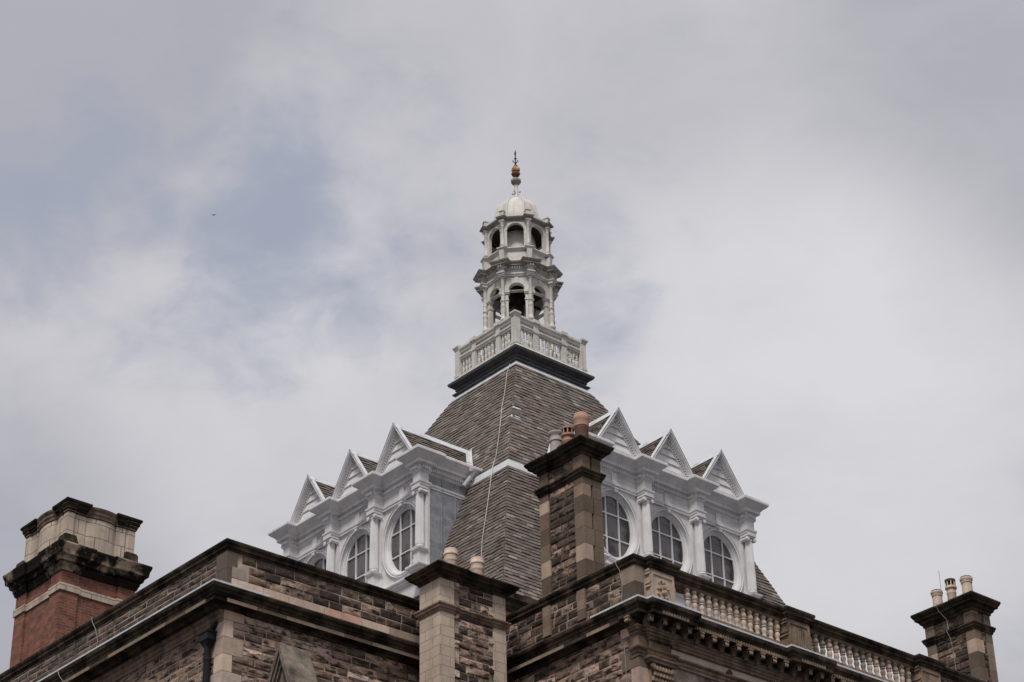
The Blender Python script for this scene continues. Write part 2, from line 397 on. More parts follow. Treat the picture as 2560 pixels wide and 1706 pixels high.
stones(w, fL, 0, 0, 13.8, 17.10, .145, .3, .65, [((.26, .18, .135), 3), ((.33, .225, .17), 3), ((.18, .125, .095), 2)], .014, edge=lambda z: (YA+(.42 if int((z-10)/.31) % 2 else .2), 48))
sb('stonework', w, 'rubble stone', label='long left side wall below the cornice')
# quoins
w = MB()
for c, (qx, qy) in enumerate(((XL, YA), (XR, YF))):
    z = 10.0; i = 0
    z = 13.72 if c == 0 else 14.34
    i = int((z+.05-10)/.31)
    while z < 17.25:
        q = int((z+.15-10)/.31) % 2
        a, b = (.40, .18) if q else (.18, .40)
        zt = min(z+.31, 17.305)
        w.col = pick(ASH if c == 0 or R_.random() < .7 else RUB)
        if c == 0: w.box(qx-.016, qx+(.39 if q else .18), qy-.016, qy+(.2 if q else .2), z+.004, zt-.004); w.col = jit(w.col, .1); w.box(qx-.013, qx+.1, qy+.201, qy+(.41 if q else .24), z+.004, zt-.004)
        else: w.box(qx-.016, qx+.3, qy-.016, qy+(.41 if q else .19), z+.004, zt-.004)
        z += .31
    sb('quoin', w, 'ashlar', label='pale and pink alternating quoin stones at the left corner' if c == 0 else 'pale quoin stones at the corner below the carved pier')
    w = MB()
w.col = (.13, .1, .08)
w.box(XL-.014, XL+.2, YA-.014, YA+.31, 18.1, 18.41); w.col = (.33, .28, .235); w.box(XL+.10, XL+.36, YA-.02, YA+.05, 17.93, 18.13)
w.col = (.12, .092, .074); w.box(XL-.013, XL+.09, YA-.013, YA+.30, 17.55, 18.095)
w.col = (.2, .155, .12); sb('parapet_quoin', w, 'ashlar'); w = MB(); w.col = (.3, .23, .18)
w.box(XR-.014, XR+.2, YF-.014, YF+.33, 18.12, 18.45); w.col = (.10, .078, .06); w.box(XR-.015, XR+.2, YF-.014, YF+.33, 17.82, 18.115)
w.col = (.16, .12, .095); w.box(XR-.014, XR+.2, YF-.014, YF+.33, 17.5, 17.815)
sb('parapet_quoin', w, 'ashlar')
# ashlar bands above the cornice
w = MB()
x = XL+.1
while x < XR-.01:
    l_ = R_.uniform(.5, .95); x1 = min(XR, x+l_); w.col = pick(ASH) if x < 24 else pick(RUB); w.box(x+.004, x1-.004, YA-.022, YA+.1, 17.53, 17.915); x = x1
sb('band_course', w, 'ashlar'); w = MB()
y = YF+.34
while y < YA:
    l_ = R_.uniform(.4, .8); y1 = min(YA-.02, y+l_); w.col = jit((.24, .17, .13), .3); w.box(XR-.02, XR+.1, y+.004, y1-.004, 17.53, 17.815); y = y1+.001
    if y1 >= YA-.03: break
sb('band_course', w, 'ashlar')
# piers of the parapet below the middle chimney
for ya in (27.16, 28.10):
    w = MB()
    z = 17.83
    while z < 18.4:
        w.col = jit((.22, .155, .12), .3); w.box(XR-.05, XR+.02, ya, ya+.2, z, min(18.41, z+.19)); z += .195
    sb('pilaster', w, 'ashlar')

# path helpers: outline of the wall with its projecting front piers
PIERS = [(25.73, 26.33), (29.24, 29.85), (32.98, 33.6), (36.75, 37.36), (40.5, 41.1)]
def front(pd, grow=(0, 0), end=46):
    p = []
    for a, b in PIERS:
        a -= grow[0]; b += grow[1]
        p += [(a, YF), (a, YF-pd), (b, YF-pd), (b, YF)]
    return p+[(end, YF)]
base = [(XL, 60), (XL, YA), (XR, YA), (XR, YF)]
COP = [(-.36, 18.415), (.012, 18.415), (.02, 18.45), (.05, 18.47), (.055, 18.52), (.075, 18.54), (.085, 18.575), (.08, 18.6), (.0, 18.625), (-.30, 18.625), (-.36, 18.59)]
w = MB(); w.sweep(base+front(.12), COP); sb('coping', w, 'sooty stone', smooth=20)
# cornice
CO = [(-.05, 17.30), (.03, 17.30), (.05, 17.33), (.06, 17.36), (.17, 17.37), (.17, 17.445), (.185, 17.45), (.19, 17.49), (.21, 17.51), (.215, 17.55), (.25, 17.58), (.262, 17.625), (.255, 17.65), (-.05, 17.70)]
XC = XL-.16
w = MB(); w.sweep([(XC, 60), (XC, YA), (XR, YA), (XR, YF), (XR+.2, YF)], CO); sb('cornice', w, 'sooty stone', smooth=20)
# paler fascia stones on the corona
w = MB()
def fas(T, len_=.62, w=None):
    w = w or globals()['w']
    w.col = pick([((.30, .215, .165), 3), ((.25, .2, .155), 2), ((.13, .095, .07), 1.6), ((.05, .04, .033), .8)]); w.box(-len_/2+.004, len_/2-.004, -.182, -.13, 17.374, 17.44, T)
w.along([(XC, 50), (XC, YA-.18)], .62, fas); sb('fascia', w, 'ashlar'); w = MB(); w.along([(XC-.17, YA), (XR-.2, YA)], .62, fas); sb('fascia', w, 'ashlar'); w = MB(); w.along([(XR, YA-.3), (XR, YF-.18)], .6, lambda T: fas(T, .6))
sb('fascia', w, 'ashlar')
w = MB()  # bed mould in warmer stone on the left side
w.sweep([(XL, 60), (XL, YA-.0)], [(0, 17.10), (.02, 17.10), (.03, 17.15), (.05, 17.17), (.055, 17.23), (.09, 17.25), (.10, 17.30), (.16, 17.34), (.16, 17.365), (0, 17.37)])
sb('bed_moulding', w, 'brown stone', smooth=20)
# lead flashing on the cornice edge
FL = [(.17, 17.665), (.262, 17.632), (.272, 17.638), (.272, 17.668), (.262, 17.675), (.17, 17.70)]
w = MB(); w.sweep([(XC, 60), (XC, YA), (XL+.72, YA)], FL); sb('flashing', w, 'pale flashing')

# --- front entablature with modillions
CF = [(-.05, 17.36), (.03, 17.36), (.04, 17.395), (.21, 17.40), (.21, 17.475), (.22, 17.48), (.23, 17.52), (.262, 17.565), (.27, 17.61), (.265, 17.65), (-.05, 17.70)]
YG = YF-.06
def front2(pd): return [(x, y-.06) for x, y in front(pd, (.06, 0))]
w = MB(); w.sweep([(XR, YF+.25), (XR, YG)]+front2(.13), CF); nf = len(w.f)
def flute(T):
    w.box(-.02, .02, -.232, -.20, 17.412, 17.472, T)
w.along([(XR, YG)]+front2(.13), .065, flute, mn=.3)
me = None
o_ = sb('front_cornice', w, 'sooty stone', smooth=20)
o_.data.materials.append(MATS['brown stone'])
for p in o_.data.polygons:
    if p.index >= nf: p.material_index = 1
w = MB(); w.sweep([(XR, YF+.9), (XR, YG)]+front2(.13), FL); sb('flashing', w, 'pale flashing')
# mouldings and frieze below
w = MB()
fp = [(XR, YF+.16), (XR, YF), (25.62, YF), (25.62, YF-.06), (26.2, YF-.06), (26.2, YF), (46, YF)]
w.sweep(fp, [(0, 17.085), (.02, 17.085), (.03, 17.11), (.045, 17.12), (.045, 17.16), (.07, 17.175), (.075, 17.21), (.10, 17.225), (.10, 17.25), (0, 17.26)])
w.sweep(fp, [(0, 16.70), (.03, 16.70), (.03, 16.75), (.05, 16.765), (.05, 16.81), (.09, 16.83), (.10, 16.855), (0, 16.865)])
sb('frieze_moulding', w, 'brown stone', smooth=20)
w = MB()
def leaf(T):
    w.lathe([(.0, 17.03), (.02, 17.042), (.028, 17.06), (.018, 17.082), (0, 17.088)], 6, 0, -.035, T=T)
    w.box(.022, .032, -.045, 0.01, 17.03, 17.085, T); w.box(-.031, .031, -.012, .02, 17.03, 17.085, T)
w.along([(XR, YF), (25.62, YF), (25.62, YF-.06), (26.2, YF-.06), (26.2, YF), (44, YF)], .062, leaf, mn=.2)
sb('leaf_course', w, 'brown stone', smooth=30)
w = MB(); w.col = (.52, .43, .36)
w.box(26.24, 46, YF-.012, YF+.1, 16.865, 17.03); sb('frieze', w, 'ashlar')
# modillions
w = MB()
w.prismy([(-.055, 17.255), (.055, 17.255), (.055, 17.29), (-.055, 17.29)], -.43, -.08)
prof = [(-.40, .285), (-.425, .25), (-.42, .215), (-.385, .195), (-.34, .205), (-.31, .23), (-.26, .225), (-.22, .19), (-.19, .14), (-.165, .125), (-.13, .13), (-.08, .16), (-.08, .285)]
vs = [(-.042, y_, 17+z_-.03) for y_, z_ in prof]+[(.042, y_, 17+z_-.03) for y_, z_ in prof]; n = len(prof)
w.add(vs, [tuple(range(n)), tuple(range(2*n-1, n-1, -1))]+[((i+1) % n, i, n+i, n+(i+1) % n) for i in range(n)])
for s_ in (-1, 1):
    w.lathe([(.026, -.052), (.026, .052)], 10, T=Matrix.Translation((0, -.385, 17.205)) @ Matrix.Rotation(pi/2, 4, 'Y'))
    w.lathe([(.02, -.05), (.02, .05)], 10, T=Matrix.Translation((0, -.165, 17.14)) @ Matrix.Rotation(pi/2, 4, 'Y'))
w.v = [(x*1.05, y*.56+.005, 17.40+(z-17.29)*.95) for x, y, z in w.v]
modm = w.mesh('modillion', 'brown stone', 30)
for i in range(48):
    x = 25.53+i*.308
    if x > 40: break
    link('modillion', modm, SB, (x-OX, (YG if not any(a-.1 < x < b+.05 for a, b in PIERS) else YG-.02)-OY, 0))
link('modillion', modm, SB, (XR-OX, 25.93-OY, 0), -pi/2)
# plinth, balustrade, piers
w = MB()
PL = [(-.36, 17.52), (.0, 17.52), (.0, 17.62), (.012, 17.63), (.012, 17.66), (-.02, 17.70), (-.02, 17.94), (-.36, 17.94)]
w.sweep([(XR+.3, YF), (46, YF)], PL)
sb('balustrade_plinth', w, 'brown stone')
w = MB(); w.sweep([(XR+.36, YF), (46, YF)], [(-.30, 18.37), (-.05, 18.37), (-.03, 18.40), (-.01, 18.412), (-.30, 18.412)])
sb('balustrade_rail', w, 'brown stone')
bp = [(.05, 0), (.05, .035), (.038, .045), (.036, .07), (.045, .10), (.052, .14), (.048, .17), (.036, .195), (.036, .205), (.05, .212), (.05, .228), (.04, .235), (.05, .25), (.062, .27), (.063, .295), (.055, .325), (.036, .355), (.031, .365), (.043, .372), (.05, .385), (.051, .405), (.042, .425), (.036, .43)]
def bal(c): w = MB(); w.col = c; w.lathe(bp, 16); return w.mesh('baluster', 'ashlar', 40)
balp = [bal((.62, .51, .43)), bal((.58, .47, .38)), bal((.64, .49, .38))]; balm = [bal((.46, .375, .30)), bal((.36, .29, .235)), bal((.54, .40, .32)), bal((.26, .215, .17))]
xs = [26.45]+[26.82+i*(29.14-26.82)/13 for i in range(14)]+[30.0+i*.1887 for i in range(16)]+[33.75+i*.1887 for i in range(16)]+[37.5+i*.1887 for i in range(16)]
for i, x in enumerate(xs):
    o_ = link('baluster', R_.choice(balp if i < 15 else balm), SB, (x-OX, 25.98-OY, 17.94)); o_.rotation_euler[2] = R_.uniform(0, 3); o_.scale = (1, 1, 1)
for k, (a, b) in enumerate(PIERS):
    w = MB(); w.col = (.5, .39, .31) if k == 0 else (.2, .15, .12)
    w.box(a, b, YF-.10, YF+.36, 17.52, 18.412)
    w.box(a-.012, b+.012, YF-.125, YF-.09, 17.52, 17.66)
    for dx in (a+.02, b-.07): w.box(dx, dx+.05, YF-.118, YF-.09, 17.68, 18.36)
    w.box(a+.07, b-.07, YF-.118, YF-.09, 18.31, 18.36); w.box(a+.07, b-.07, YF-.118, YF-.09, 17.68, 17.73)
    # side consoles
    for z0 in (18.05, 18.12, 18.3, 18.36): w.box(a-.03, a+.02, YF-.10, YF+.1, z0, z0+.035)
    p_ = sb('parapet_pier', w, 'ashlar' if k == 0 else 'brown stone', label='pale pier at the corner of the balustrade with a carved beast panel' if k == 0 else None)
    w = MB(); w.col = (.46, .34, .26); cxp = (a+b)/2; yy = YF-.10
    if k == 0:   # rampant beast in low relief
        sil = [(-.10, -.24), (-.02, -.24), (-.03, -.19), (-.07, -.17), (-.05, -.10), (.0, -.07), (.05, -.12), (.03, -.2), (.02, -.24), (.10, -.24), (.10, -.2), (.11, -.12), (.10, -.03), (.09, .05), (.14, .04), (.17, .08), (.15, .10), (.10, .09), (.12, .15), (.10, .21), (.04, .24), (-.03, .25), (-.10, .21), (-.12, .15), (-.08, .12), (-.14, .08), (-.17, .03), (-.13, .01), (-.07, .04), (-.03, .02), (-.08, -.03), (-.15, -.04), (-.16, -.08), (-.1, -.09), (-.08, -.14), (-.12, -.18)]
        w.prismy([(cxp+x*.9, 18.03+z*.95) for x, z in sil], yy-.022, yy)
        for x, z, q in ((0, .17, .05), (.02, .08, .055), (.04, -.02, .055), (-.07, .19, .03), (.07, -.13, .035), (-.05, -.15, .03), (-.1, .04, .025), (.13, .06, .02), (-.02, -.04, .035)):
            w.lathe([(q, 0), (q*.8, .02), (0, .035)], 8, T=Matrix.Translation((cxp+x*.9, yy-.02, 18.03+z*.95)) @ Matrix.Rotation(pi/2, 4, 'X'))
    else:
        for x in (-.12, -.06, 0, .06, .12): w.box(cxp+x-.018, cxp+x+.018, yy-.03, yy, 17.86+abs(x)*.3, 18.26-abs(x)*.2)
        for x, z in ((-.14, 17.82), (0, 17.8), (.14, 17.82), (-.08, 17.79), (.08, 17.79)): w.lathe([(.05, 0), (.04, .025), (0, .04)], 8, T=Matrix.Translation((cxp+x, yy, z)) @ Matrix.Rotation(pi/2, 4, 'X'))
    sb('carved_panel', w, 'ashlar' if k == 0 else 'brown stone', smooth=35, parent=p_)
# frieze ornaments: raised diamonds and a roundel
def T_at(x, z, y=YF-.015): return Matrix.Translation((x, y, z))
for x, z, sz in ((25.95, 16.90, .115), (27.66, 16.93, .075), (29.5, 16.93, .075)):
    w = MB()
    for q in (1, .72):
        a = sz*q; b = a*.8
        for i in range(4):
            A = [(0, a), (a, 0), (0, -a), (-a, 0)]; B = [(0, b), (b, 0), (0, -b), (-b, 0)]
            j = (i+1) % 4
            w.prismy([(x+A[j][0], z+A[j][1]), (x+A[i][0], z+A[i][1]), (x+B[i][0], z+B[i][1]), (x+B[j][0], z+B[j][1])][::-1], YF-.10 if sz > .1 else YF-.05, YF)
    for i in range(5):
        w.lathe([(sz*.22, 0), (sz*.15, .02), (0, .03)], 7, T=T_at(x+sz*.25*cos(i*1.26), z+sz*.25*sin(i*1.26), YF-.075 if sz > .1 else YF-.02) @ Matrix.Rotation(pi/2, 4, 'X'))
    if sz > .1: w.box(25.66, 26.16, YF-.07, YF, 16.74, 17.03)
    sb('diamond_ornament', w, 'brown stone', smooth=30)
w = MB(); w.lathe([(.10, 0), (.10, .03), (.07, .03), (.065, .015), (.04, .02), (0, .04)], 20, T=T_at(26.30, 16.78, YF-.01) @ Matrix.Rotation(pi/2, 4, 'X'))
sb('roundel_ornament', w, 'brown stone', smooth=30)
# pilaster with carved capital under the first pier
w = MB()
w.box(25.66, 26.12, YF-.06, YF, 13, 16.5)
w.sweep([(25.62, YF), (25.62, YF-.12), (26.18, YF-.12), (26.18, YF)], [(-.05, 16.6), (.03, 16.6), (.035, 16.635), (.07, 16.66), (.075, 16.69), (-.05, 16.70)])
for rr_ in range(3):
    for i in range(7):
        x = 25.68+i*.07+(rr_ % 2)*.03; z = 16.3+rr_*.1
        w.lathe([(.0, -.05), (.03, -.03), (.034, .01), (.02, .05), (0, .055)], 6, x, YF-.09-.02*rr_, T=Matrix.Translation((0, 0, z)))
for x in (25.66, 26.14): w.lathe([(.05, -.02), (.05, .02)], 12, T=Matrix.Translation((x, YF-.13, 16.53)) @ Matrix.Rotation(pi/2, 4, 'X'))
sb('pilaster', w, 'brown stone', smooth=35, label='pilaster with leafy carved capital under the corner of the front')

# stone gablet on the recessed wall
w = MB(); gx, gy, gz = 20.16, 29.12, 16.64
def gab(h, x0, x1, sl=.53, ht=1.2, top=0):
    w.add([(x0, gy, gz+top), (x0, gy-sl*h, gz-ht*h), (x0, gy+sl*h, gz-ht*h), (x1, gy, gz+top), (x1, gy-sl*h, gz-ht*h), (x1, gy+sl*h, gz-ht*h)],
          [(0, 2, 1), (3, 4, 5), (0, 1, 4, 3), (0, 3, 5, 2), (1, 2, 5, 4)])
gab(1.6, gx+.12, gx+.62)
for s_ in (-1, 1):   # raking mouldings on the front of the gablet
    for o0, o1, x0 in ((0, .07, gx), (.075, .12, gx+.03), (.13, .16, gx+.07)):
        a0, a1 = gz-o0*2.4+.02, gz-o1*2.4+.02
        w.add([(x0, gy, a0), (x0, gy, a1), (x0, gy+s_*.85, a1-1.92), (x0, gy+s_*.85, a0-1.92), (gx+.13, gy, a0), (gx+.13, gy, a1), (gx+.13, gy+s_*.85, a1-1.92), (gx+.13, gy+s_*.85, a0-1.92)],
              [(0, 1, 2, 3), (4, 7, 6, 5), (0, 4, 5, 1), (1, 5, 6, 2), (2, 6, 7, 3), (3, 7, 4, 0)])
sb('gablet', w, 'lichened stone', label='steep pointed stone gablet against the wall, cut by the bottom edge of the picture')
# rainwater pipe
w = MB(); xp = XL-.1; yp = 30.12
w.tube([(xp, yp, 16.75), (xp, yp, 3)], .062, 12); w.box(xp-.10, xp+.08, yp-.13, yp+.13, 16.80, 16.93); w.box(xp-.115, xp+.09, yp-.145, yp+.145, 16.93, 16.965)
w.hexa([(xp-.05, yp-.06, 16.7), (xp+.05, yp-.06, 16.7), (xp+.05, yp+.06, 16.7), (xp-.05, yp+.06, 16.7)], [(xp-.09, yp-.12, 16.80), (xp+.08, yp-.12, 16.80), (xp+.08, yp+.12, 16.80), (xp-.09, yp+.12, 16.80)])
w.tube([(xp, yp-.02, 16.93), (xp+.02, yp-.06, 17.02), (xp+.09, yp-.13, 17.13)], .045, 10)
for z in (16.45, 14.6): w.lathe([(.07, z), (.07, z+.05)], 12, xp, yp)
sb('rainwater_pipe', w, 'black iron', smooth=30)
# lightning cables
w = MB()
w.tube([(19.40, 34.10, 18.62), (19.39, 34.04, 18.5), (19.40, 33.93, 18.34), (19.44, 33.88, 18.1), (19.42, 33.9, 17.7)], .0055)
w.tube([(19.07, 34.6, 17.65), (19.06, 34.5, 17.5), (19.2, 34.42, 17.3)], .006)
w.tube([(25.36, 26.3, 18.64), (25.35, 26.24, 18.5), (25.37, 26.19, 18.4), (25.41, 26.18, 18.1), (25.41, 26.2, 17.9), (25.42, 26.24, 17.7)], .0055)
w.tube([(25.42, 26.22, 17.0), (25.42, 26.2, 16.7), (25.42, 26.2, 14)], .006)
sb('lightning_cable', w, 'cable', smooth=60)

# --- chimneys on the stone building
def pots(parent, lst):
    for (x, y, z, h, rr, kind) in lst:
        w = MB()
        if kind == 'roll':    # cream pot with two bands
            w.lathe([(rr*1.02, 0), (rr*.95, h*.55), (rr*.97, h*.56), (rr*1.05, h*.6), (rr*1.05, h*.64), (rr*.95, h*.66), (rr*.97, h*.78), (rr*1.06, h*.8), (rr*1.06, h*.85), (rr*.97, h*.88), (rr*.93, h), (rr*.75, h), (rr*.75, h*.8)], 24); mt = 'cream pot'
        elif kind == 'lip':
            w.lathe([(rr*.98, 0), (rr*.86, h*.66), (rr*.98, h*.68), (rr*1.0, h*.72), (rr*.9, h*.75), (rr*.92, h*.86), (rr*1.1, h*.9), (rr*1.12, h*.96), (rr*1.0, h), (rr*.8, h), (rr*.8, h*.8)], 24); mt = 'grey pot'
        elif kind == 'tall':
            w.lathe([(rr*.98, 0), (rr*.9, h*.6), (rr*.92, h*.62), (rr*1.02, h*.64), (rr*1.0, h*.78), (rr*1.08, h*.82), (rr*1.08, h*.88), (rr*.98, h*.92), (rr*.88, h), (rr*.7, h), (rr*.7, h*.8)], 24); mt = 'terracotta'
        elif kind == 'plain':
            w.lathe([(rr*.98, 0), (rr*.9, h*.75), (rr*1.0, h*.77), (rr*1.0, h*.84), (rr*1.14, h*.88), (rr*1.14, h*.95), (rr*1.0, h), (rr*.8, h), (rr*.8, h*.8)], 24); mt = 'cream pot'
        else:                 # crown pot with openings
            w.lathe([(rr*.95, 0), (rr*.85, h*.5), (rr*.92, h*.52), (rr*.95, h*.56), (rr*.85, h*.6), (rr*.9, h*.66), (rr*1.12, h*.7), (rr*1.12, h*.75), (rr*.9, h*.78)], 24)
            for i in range(8):
                w.box(-rr*.10, rr*.10, -rr*.98, -rr*.84, h*.74, h*.96, Matrix.Rotation(i*pi/4, 4, 'Z'))
            w.lathe([(rr*1.02, h*.93), (rr*1.04, h), (rr*.8, h), (rr*.8, h*.93)], 24); w.lathe([(rr*.6, h*.76), (rr*.6, h*.93)], 12); mt = 'terracotta' if kind == 'crown' else 'cream pot'
        px, py = parent['_o']
        me = w.mesh('chimney_pot', mt, 40)
        if kind in ('roll', 'lip', 'plain', 'crownc'):
            me.materials.append(MATS['sooty clay'])
            for p in me.polygons:
                if p.center.z > h*.965 or (p.center.z > h*.7 and sqrt(p.center.x**2+p.center.y**2) < rr*.79): p.material_index = 1
        if kind == 'tall':
            me.materials.append(MATS['brown pot'])
            for p in me.polygons:
                if p.center.z < h*.61: p.material_index = 1
        if kind in ('crown', 'crownc'):
            me.materials.append(MATS['dark interior'])
            for p in me.polygons:
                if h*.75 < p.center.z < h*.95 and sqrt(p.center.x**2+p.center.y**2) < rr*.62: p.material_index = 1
        link('chimney_pot', me, parent, (x-px, y-py, z))
def chimney(x0, x1, y0, y1, z0, lv, label, light=False, rub=True):
    """lv = (band z, band height, cap bottom, cap top)"""
    bz, bh, cb, ct = lv; ins = .014
    o_ = link('chimney', None, SB, ((x0+x1)/2-OX, (y0+y1)/2-OY, 0), label=label)
    q = ((x0+x1)/2, (y0+y1)/2); o_['_o'] = q
    def cp(name, mb, mt, smooth=None):
        mb.v = [(x-q[0], y-q[1], z) for x, y, z in mb.v]; return part(name, mb, mt, o_, smooth=smooth)
    w = MB(); w.box(x0+.03, x1-.03, y0+.03, y1-.03, z0, ct-.02); cp('core', w, 'mortar' if light else 'dark mortar')
    w = MB(); pw = .32 if light else .26
    wx = x1-x0; wy = y1-y0
    # corner piers of squared stone
    if light:
        w.box(x0, x0+pw, y0, y1, z0, cb); cp('corner_pier', w, 'pale ashlar'); w = MB(); w.box(x1-pw*.9, x1, y0, y1, z0, cb); cp('corner_pier', w, 'pale ashlar')
    else:
        for q_ in range(3):
            w = MB(); z = z0; i = 0; rs = random.Random(5)
            while z < cb:
                h = rs.uniform(.24, .34); zt = min(z+h, cb)
                (a, b, c, d) = ((x0, x0+(.26 if i % 2 else .2), y0, y0+.25), (x0, x0+.24, y1-.25, y1), (x1-.22, x1, y0, y0+.25))[q_]
                w.col = pick([((.19, .14, .10), 4), ((.125, .093, .068), 3), ((.27, .20, .15), 1.5), ((.46, .34, .26), .8)]); w.box(a, b, c, d, z+.003, zt-.003)
                z = zt; i += 1
            cp('corner_pier', w, 'ashlar')
    w = MB(); pal = RUB if light else RUBD
    ylo, yhi = y0+.25, y1-.25
    if light:
        stones(w, lambda u_, n_: (u_, y0+.03-n_), 0, 0, z0, cb, .14, .2, .4, pal, .02, edge=lambda z: (x0+pw+(.12 if int(z/.28) % 2 else 0), x1-pw*.9-(.10 if int(z/.28+.5) % 2 else 0)))
        w.col = (1, 1, 1)
    else:
        stones(w, lambda u_, n_: (x0+.03-n_, u_), ylo, yhi, z0, cb, .15, .18, .36, pal, .02)
        cp('stonework', w, 'rubble stone'); w = MB()
        stones(w, lambda u_, n_: (u_, y0+.03-n_), x0+.24, x1-.2, z0, cb, .2, .2, .3, [((.15, .11, .085), 2), ((.10, .075, .06), 3), ((.34, .26, .2), .8)], .02)
    if light:
        z = z0
        while z < cb-.1:
            w.col = (.6, .48, .39); k = int(z/.28) % 2
            if k: w.box(x0+pw, x0+pw+.12, y0+.006, y0+.2, z+.004, z+.136)
            else: w.box(x1-pw*.9-.10, x1-pw*.9, y0+.006, y0+.2, z+.004, z+.136)
            z += .28
    cp('stonework', w, 'rubble stone')
    rect = [(x0, y1), (x0, y0), (x1, y0), (x1, y1)]
    tab = []
    if light: path = [(x0, y1), (x0, y0), (x0+pw+.01, y0), (x0+pw+.01, y0+.03), (x1-pw*.9-.01, y0+.03), (x1-pw*.9-.01, y0), (x1, y0), (x1, y1)]
    else: path = [(x0, y1), (x0, y1-.26), (x0+.025, y1-.26), (x0+.025, y0+.26), (x0, y0+.26), (x0, y0), (x1, y0), (x1, y1)]
    w = MB(); w.sweep(path, [(-.1, bz), (.015, bz), (.03, bz+bh*.3), (.05, bz+bh*.4), (.055, bz+bh*.6), (.075, bz+bh*.8), (.07, bz+bh), (-.1, bz+bh*1.1)], closed=True)
    cp('string_course', w, 'brown stone' if light else 'sooty stone', 20)
    w = MB(); H = ct-cb
    w.sweep(path, [(-.1, cb), (.02, cb), (.03, cb+H*.15), (.07, cb+H*.25), (.08, cb+H*.35), (.085, cb+H*.42), (.145, cb+H*.5), (.15, cb+H*.62), (.175, cb+H*.72), (.20, cb+H*.9), (.195, cb+H), (-.1, ct+.02)], closed=True)
    w.prism([(x0+.05, y0+.05), (x1-.05, y0+.05), (x1-.05, y1-.05), (x0+.05, y1-.05)], cb+.02, ct+.018)
    cp('cap', w, 'sooty stone', 20)
    return o_
c1 = chimney(25.46, 25.93, 27.15, 28.36, 18.4, (20.70, .16, 21.16, 21.42), 'dark stone chimney with three pots rising in front of the right dormers')
pots(c1, [(25.72, 28.12, 21.41, .70, .135, 'lip'), (25.72, 27.78, 21.41, .64, .12, 'crown'), (25.72, 27.40, 21.41, .77, .145, 'tall')])
c2 = chimney(36.84, 37.43, 27.23, 28.55, 17.4, (20.70, .16, 21.14, 21.46), 'dark stone chimney with three pots at the far right edge')
pots(c2, [(37.12, 28.32, 21.45, .58, .12, 'plain'), (37.12, 27.92, 21.45, .70, .115, 'crownc'), (37.14, 27.5, 21.45, .62, .125, 'plain')])
w = MB(); w.tube([(36.82, 28.01, 21.5), (36.60, 27.98, 21.46), (36.64, 27.97, 21.3), (36.8, 27.90, 21.12), (36.82, 27.9, 20.9), (36.74, 27.9, 20.85), (36.8, 27.86, 20.65), (36.82, 27.84, 20.3), (36.82, 27.84, 18)], .006)
w.tube([(36.84, 27.98, 21.45), (36.82, 27.96, 22.3)], .006)
w.v = [(x-c2['_o'][0], y-c2['_o'][1], z) for x, y, z in w.v]; part('lightning_cable', w, 'cable', c2, smooth=60)
c3 = chimney(23.30, 24.83, 28.67, 29.26, 5, (17.94, .15, 18.58, 18.80), 'pale stone chimney stack with two cream pots in the inner corner', light=True)
pots(c3, [(23.82, 29.0, 18.79, .60, .132, 'roll'), (24.45, 29.0, 18.79, .60, .132, 'roll')])
for c in (c1, c2, c3): del c['_o']
w = MB(); w.box(37.7, 38.4, 27.9, 28.6, 17.4, 19.6); w.lathe([(.12, 19.6), (.10, 20.1), (.13, 20.12), (.13, 20.2), (.1, 20.22)], 16, 38.0, 28.1)
o_ = link('chimney', None, SB, (38-OX, 28.1-OY, 0), label='low stub chimney behind the far right stack')
w = MB(); w.box(-.3, .4, -.2, .5, 17.4, 19.35); part('core', w, 'brown stone', o_)
w = MB(); w.lathe([(.12, 0), (.105, .5), (.135, .52), (.135, .6), (.1, .63), (.08, .63), (.08, .5)], 16); part('chimney_pot', w, 'terracotta', o_, (.0, 0, 19.35), smooth=40)

# ================================================================== red brick chimney behind the left wing
bx0, bx1, by0, by1 = 21.22, 23.02, 38.70, 40.58
bcx, bcy = (bx0+bx1)/2, (by0+by1)/2
BC = link('brick_chimney', None, None, (bcx, bcy, 0), label='red brick chimney tower with curved pale stone top and black cornices at the left', cat='chimney')
def bc(name, mb, mt, smooth=None, label=None):
    mb.v = [(x-bcx, y-bcy, z) for x, y, z in mb.v]; return part(name, mb, mt, BC, smooth=smooth, label=label)
def tabrect(x0, x1, y0, y1, t, d):
    """plan rectangle with piers of width t projecting d at the corners (ccw)"""
    return [(x0, y0), (x0+t, y0), (x0+t, y0+d), (x1-t, y0+d), (x1-t, y0), (x1, y0), (x1, y0+t), (x1-d, y0+t), (x1-d, y1-t), (x1, y1-t), (x1, y1), (x1-t, y1), (x1-t, y1-d), (x0+t, y1-d), (x0+t, y1), (x0, y1), (x0, y1-t), (x0+d, y1-t), (x0+d, y0+t), (x0, y0+t)]
TP = tabrect(bx0, bx1, by0, by1, .42, .05)
w = MB(); w.prism(TP, 3, 21.95); bc('shaft', w, 'red brick')
w = MB(); w.sweep(TP, [(-.03, 21.34), (.03, 21.34), (.03, 21.50), (-.03, 21.51)], closed=True); bc('stone_band', w, 'cream stone')
w = MB(); w.sweep(TP, [(-.05, 21.80), (.03, 21.80), (.05, 21.87), (.07, 21.9), (.07, 21.94), (.09, 21.96), (-.05, 21.97)], closed=True); bc('bed_moulding', w, 'patchy stone', 20)
w = MB(); w.sweep(TP, [(-.05, 21.97), (.12, 21.98), (.14, 22.06), (.20, 22.10), (.21, 22.2), (.235, 22.26), (.25, 22.32), (.24, 22.35), (-.05, 22.42)], closed=True)
w.prism([(bx0+.02, by0+.02), (bx1-.02, by0+.02), (bx1-.02, by1-.02), (bx0+.02, by1-.02)], 21.9, 22.4); bc('lower_cornice', w, 'patchy stone', 20)
